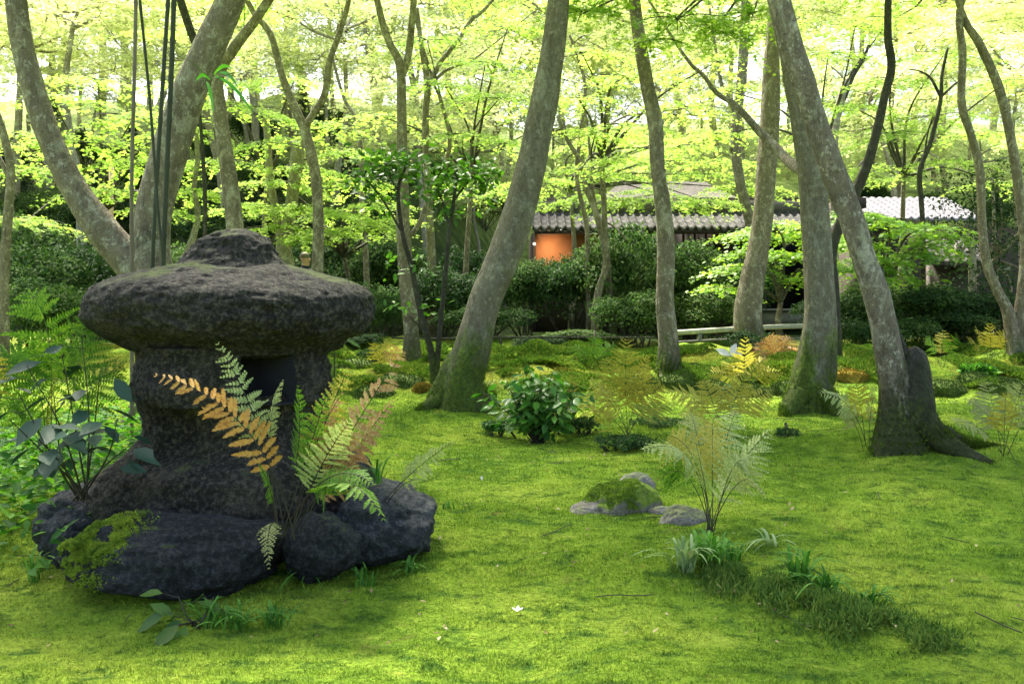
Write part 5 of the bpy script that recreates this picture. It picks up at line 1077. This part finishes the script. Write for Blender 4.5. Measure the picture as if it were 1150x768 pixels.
# dark moss mound in front
q = np.random.default_rng(14); lv = MB()
ctr = [(800, 648, .10), (835, 655, .14), (870, 668, .17), (905, 682, .18), (940, 692, .17), (975, 703, .14), (1010, 716, .12), (1035, 726, .07)]
for (px, py, s) in ctr:
    g = G(px, py); k = 4600; a = q.random(k) * 6.28; r = np.abs(q.normal(0, .5, k)) * s * 1.25; x = g[0] + np.cos(a) * r * 1.15; y = g[1] + np.sin(a) * r * .9; up = np.clip(1 - (r / (s * 1.5)) ** 2, 0, 1) * .05
    pp = np.stack([x, y, terrain(x, y) + up * q.random(k)], 1); kp = vnoise(pp * [14, 14, 0], 3) + .8 * vnoise(pp * [5, 5, 0], 4) + q.normal(0, .35, k) > .0; pp = pp[kp]; k = len(pp)
    ax_ = norm(q.normal(0, .55, (k, 3)) + [0, 0, 1]); sd_ = norm(np.cross(ax_, q.normal(0, 1, (k, 3)))) * .0032
    lv.add(np.stack([pp - sd_, pp + sd_, pp + ax_ * (.012 + .018 * q.random(k))[:, None]], 1).reshape(-1, 3), np.arange(3 * k).reshape(-1, 3))
M_dm = LM('dark_moss', [(.025, .06, .012), (.07, .14, .022), (.17, .23, .04)], (1, 1.2, .6), .8, .2, 9, .1)
tag(obj('dark_moss', lv, M_dm), 'mound of dark coarse moss running across the lawn towards the viewer', 'moss', None, 'stuff')
# dry straw tangle beside the stump foot
# fallen petal on the lawn
g = G(581, 692); lv = MB()
for a in (-.9, 0.1, 1.0, 2.4): dv = norm(np.array([math.sin(a), math.cos(a) * .6, .55])); Xx = norm(np.cross(dv, [0, 0, 1])); scatter(lv, *OVAL, (g + [0, 0, .012])[None], Xx[None], dv[None], np.cross(Xx, dv)[None], [.026])
tag(obj('fallen_petal', lv, M_petal), 'whitish pink fallen blossom on the lawn in front', 'blossom')
g = G(541, 543); lv = MB(); scatter(lv, *OVAL, (g + [0, 0, .015])[None], np.array([[1, 0, 0.]]), np.array([[0, .3, .9]]), np.array([[0, -.9, .3]]), [.03]); tag(obj('fallen_leaf', lv, M_petal), 'single pale leaf lying on the middle of the lawn', 'leaf')
g = G(820, 410) + [0, 0, .12]; lv = MB()
for a in (.3, 1.2, -.8): dv = norm(np.array([math.sin(a), .2, math.cos(a) * .5])); Xx = norm(np.cross(dv, [0, -1, .5])); scatter(lv, *OVAL, g[None], Xx[None], dv[None], np.cross(Xx, dv)[None], [.2])
tag(obj('broad_leaf', lv, M_petal), 'large whitish leaf lying on the hummocks by the bamboo rail', 'leaf')

# ------------------------------------------------------------------ person standing far back among the trees
def person(loc, zhead):
    g = np.array(loc); Hh = zhead - g[2] + .12; s = Hh / 1.68
    J = {'pelvis': (0, 0, .95), 'waist': (0, 0, 1.08), 'chest': (0, 0, 1.28), 'neck': (0, 0, 1.46), 'nk2': (.015, -.03, 1.535), 'hd': (.02, -.02, 1.60), 'hd2': (.02, -.01, 1.66),
         'hl': (.1, 0, .9), 'kl': (.12, -.03, .50), 'al': (.12, .02, .09), 'fl': (.13, -.15, .04), 'hr': (-.1, 0, .9), 'kr': (-.11, .03, .50), 'ar': (-.11, .06, .09), 'fr': (-.12, -.10, .04),
         'sl': (.18, 0, 1.40), 'el': (.24, .02, 1.12), 'wl': (.22, -.12, .92), 'ml': (.21, -.17, .86), 'sr': (-.18, 0, 1.40), 'er': (-.25, .02, 1.13), 'wr': (-.20, -.16, 1.0), 'mr': (-.17, -.21, .98)}
    Rr = dict(pelvis=.14, waist=.13, chest=.15, neck=.065, nk2=.078, hd=.092, hd2=.08, hl=.09, kl=.06, al=.042, fl=.035, hr=.09, kr=.06, ar=.042, fr=.035, sl=.065, el=.045, wl=.032, ml=.035, sr=.065, er=.045, wr=.032, mr=.035)
    E = [('pelvis', 'waist'), ('waist', 'chest'), ('chest', 'neck'), ('neck', 'nk2'), ('nk2', 'hd'), ('hd', 'hd2'), ('pelvis', 'hl'), ('hl', 'kl'), ('kl', 'al'), ('al', 'fl'), ('pelvis', 'hr'), ('hr', 'kr'), ('kr', 'ar'), ('ar', 'fr'), ('chest', 'sl'), ('sl', 'el'), ('el', 'wl'), ('wl', 'ml'), ('chest', 'sr'), ('sr', 'er'), ('er', 'wr'), ('wr', 'mr')]
    ks = list(J); me = bpy.data.meshes.new('person'); me.from_pydata([tuple(np.array(J[k]) * s) for k in ks], [(ks.index(a), ks.index(b_)) for a, b_ in E], [])
    o = bpy.data.objects.new('person', me); COL.objects.link(o); md = o.modifiers.new('s', 'SKIN'); o.modifiers.new('u', 'SUBSURF').levels = 2
    o.modifiers['u'].render_levels = 2
    for i, k in enumerate(ks): me.skin_vertices[0].data[i].radius = (Rr[k] * s,) * 2; me.skin_vertices[0].data[i].use_root = (k == 'pelvis')
    dg = bpy.context.evaluated_depsgraph_get(); m2 = bpy.data.meshes.new_from_object(o.evaluated_get(dg)); o.modifiers.clear(); o.data = m2; m2.name = 'person'
    m2.materials.clear()
    for m_ in (M_jacket, M_trouser, M_skin): m2.materials.append(m_)
    for p in m2.polygons:
        z = p.center[2] / s; p.material_index = 2 if z > 1.49 or (z < 1.02 and abs(p.center[0]) > .15 * s and z > .8) else (0 if z > .92 else 1); p.use_smooth = True
    o.location = tuple(g); o.rotation_euler = (0, 0, R(60)); tag(o, 'person with short greying hair in a dark jacket, standing behind a tree beyond the lantern', 'person')
    v, f = ICO[4]; v = v * [.092, .102, .098]; hv = v + [.02, .015, 1.665]; fc = hv[f].mean(1); kf = (fc[:, 2] > 1.64) | (fc[:, 1] > .045); mb = MB(); mb.add(hv * s + g, f[kf]); obj('hair', mb, M_hair, o, True)
    mb = MB(); v, f = ICO[3]; mb.add((v * [.014, .018, .02] + [.02, -.125, 1.605]) * s + g, f)
    for sx in (-.085, .12): mb.add((v * [.012, .02, .03] + [sx, 0, 1.61]) * s + g, f)
    obj('nose_and_ears', mb, M_skin, o, True)
    mb = MB(); mb.add((v * [.028, .01, .007] + [.02, -.112, 1.56]) * s + g, f)
    for sx in (-.015, .055): mb.add((v * [.012, .008, .008] + [sx, -.108, 1.63]) * s + g, f)
    obj('eyes_and_mouth', mb, M_jacket, o, True)
    return o
pg = GD(342, 17.3); person(pg, zpx(295, 17.3))
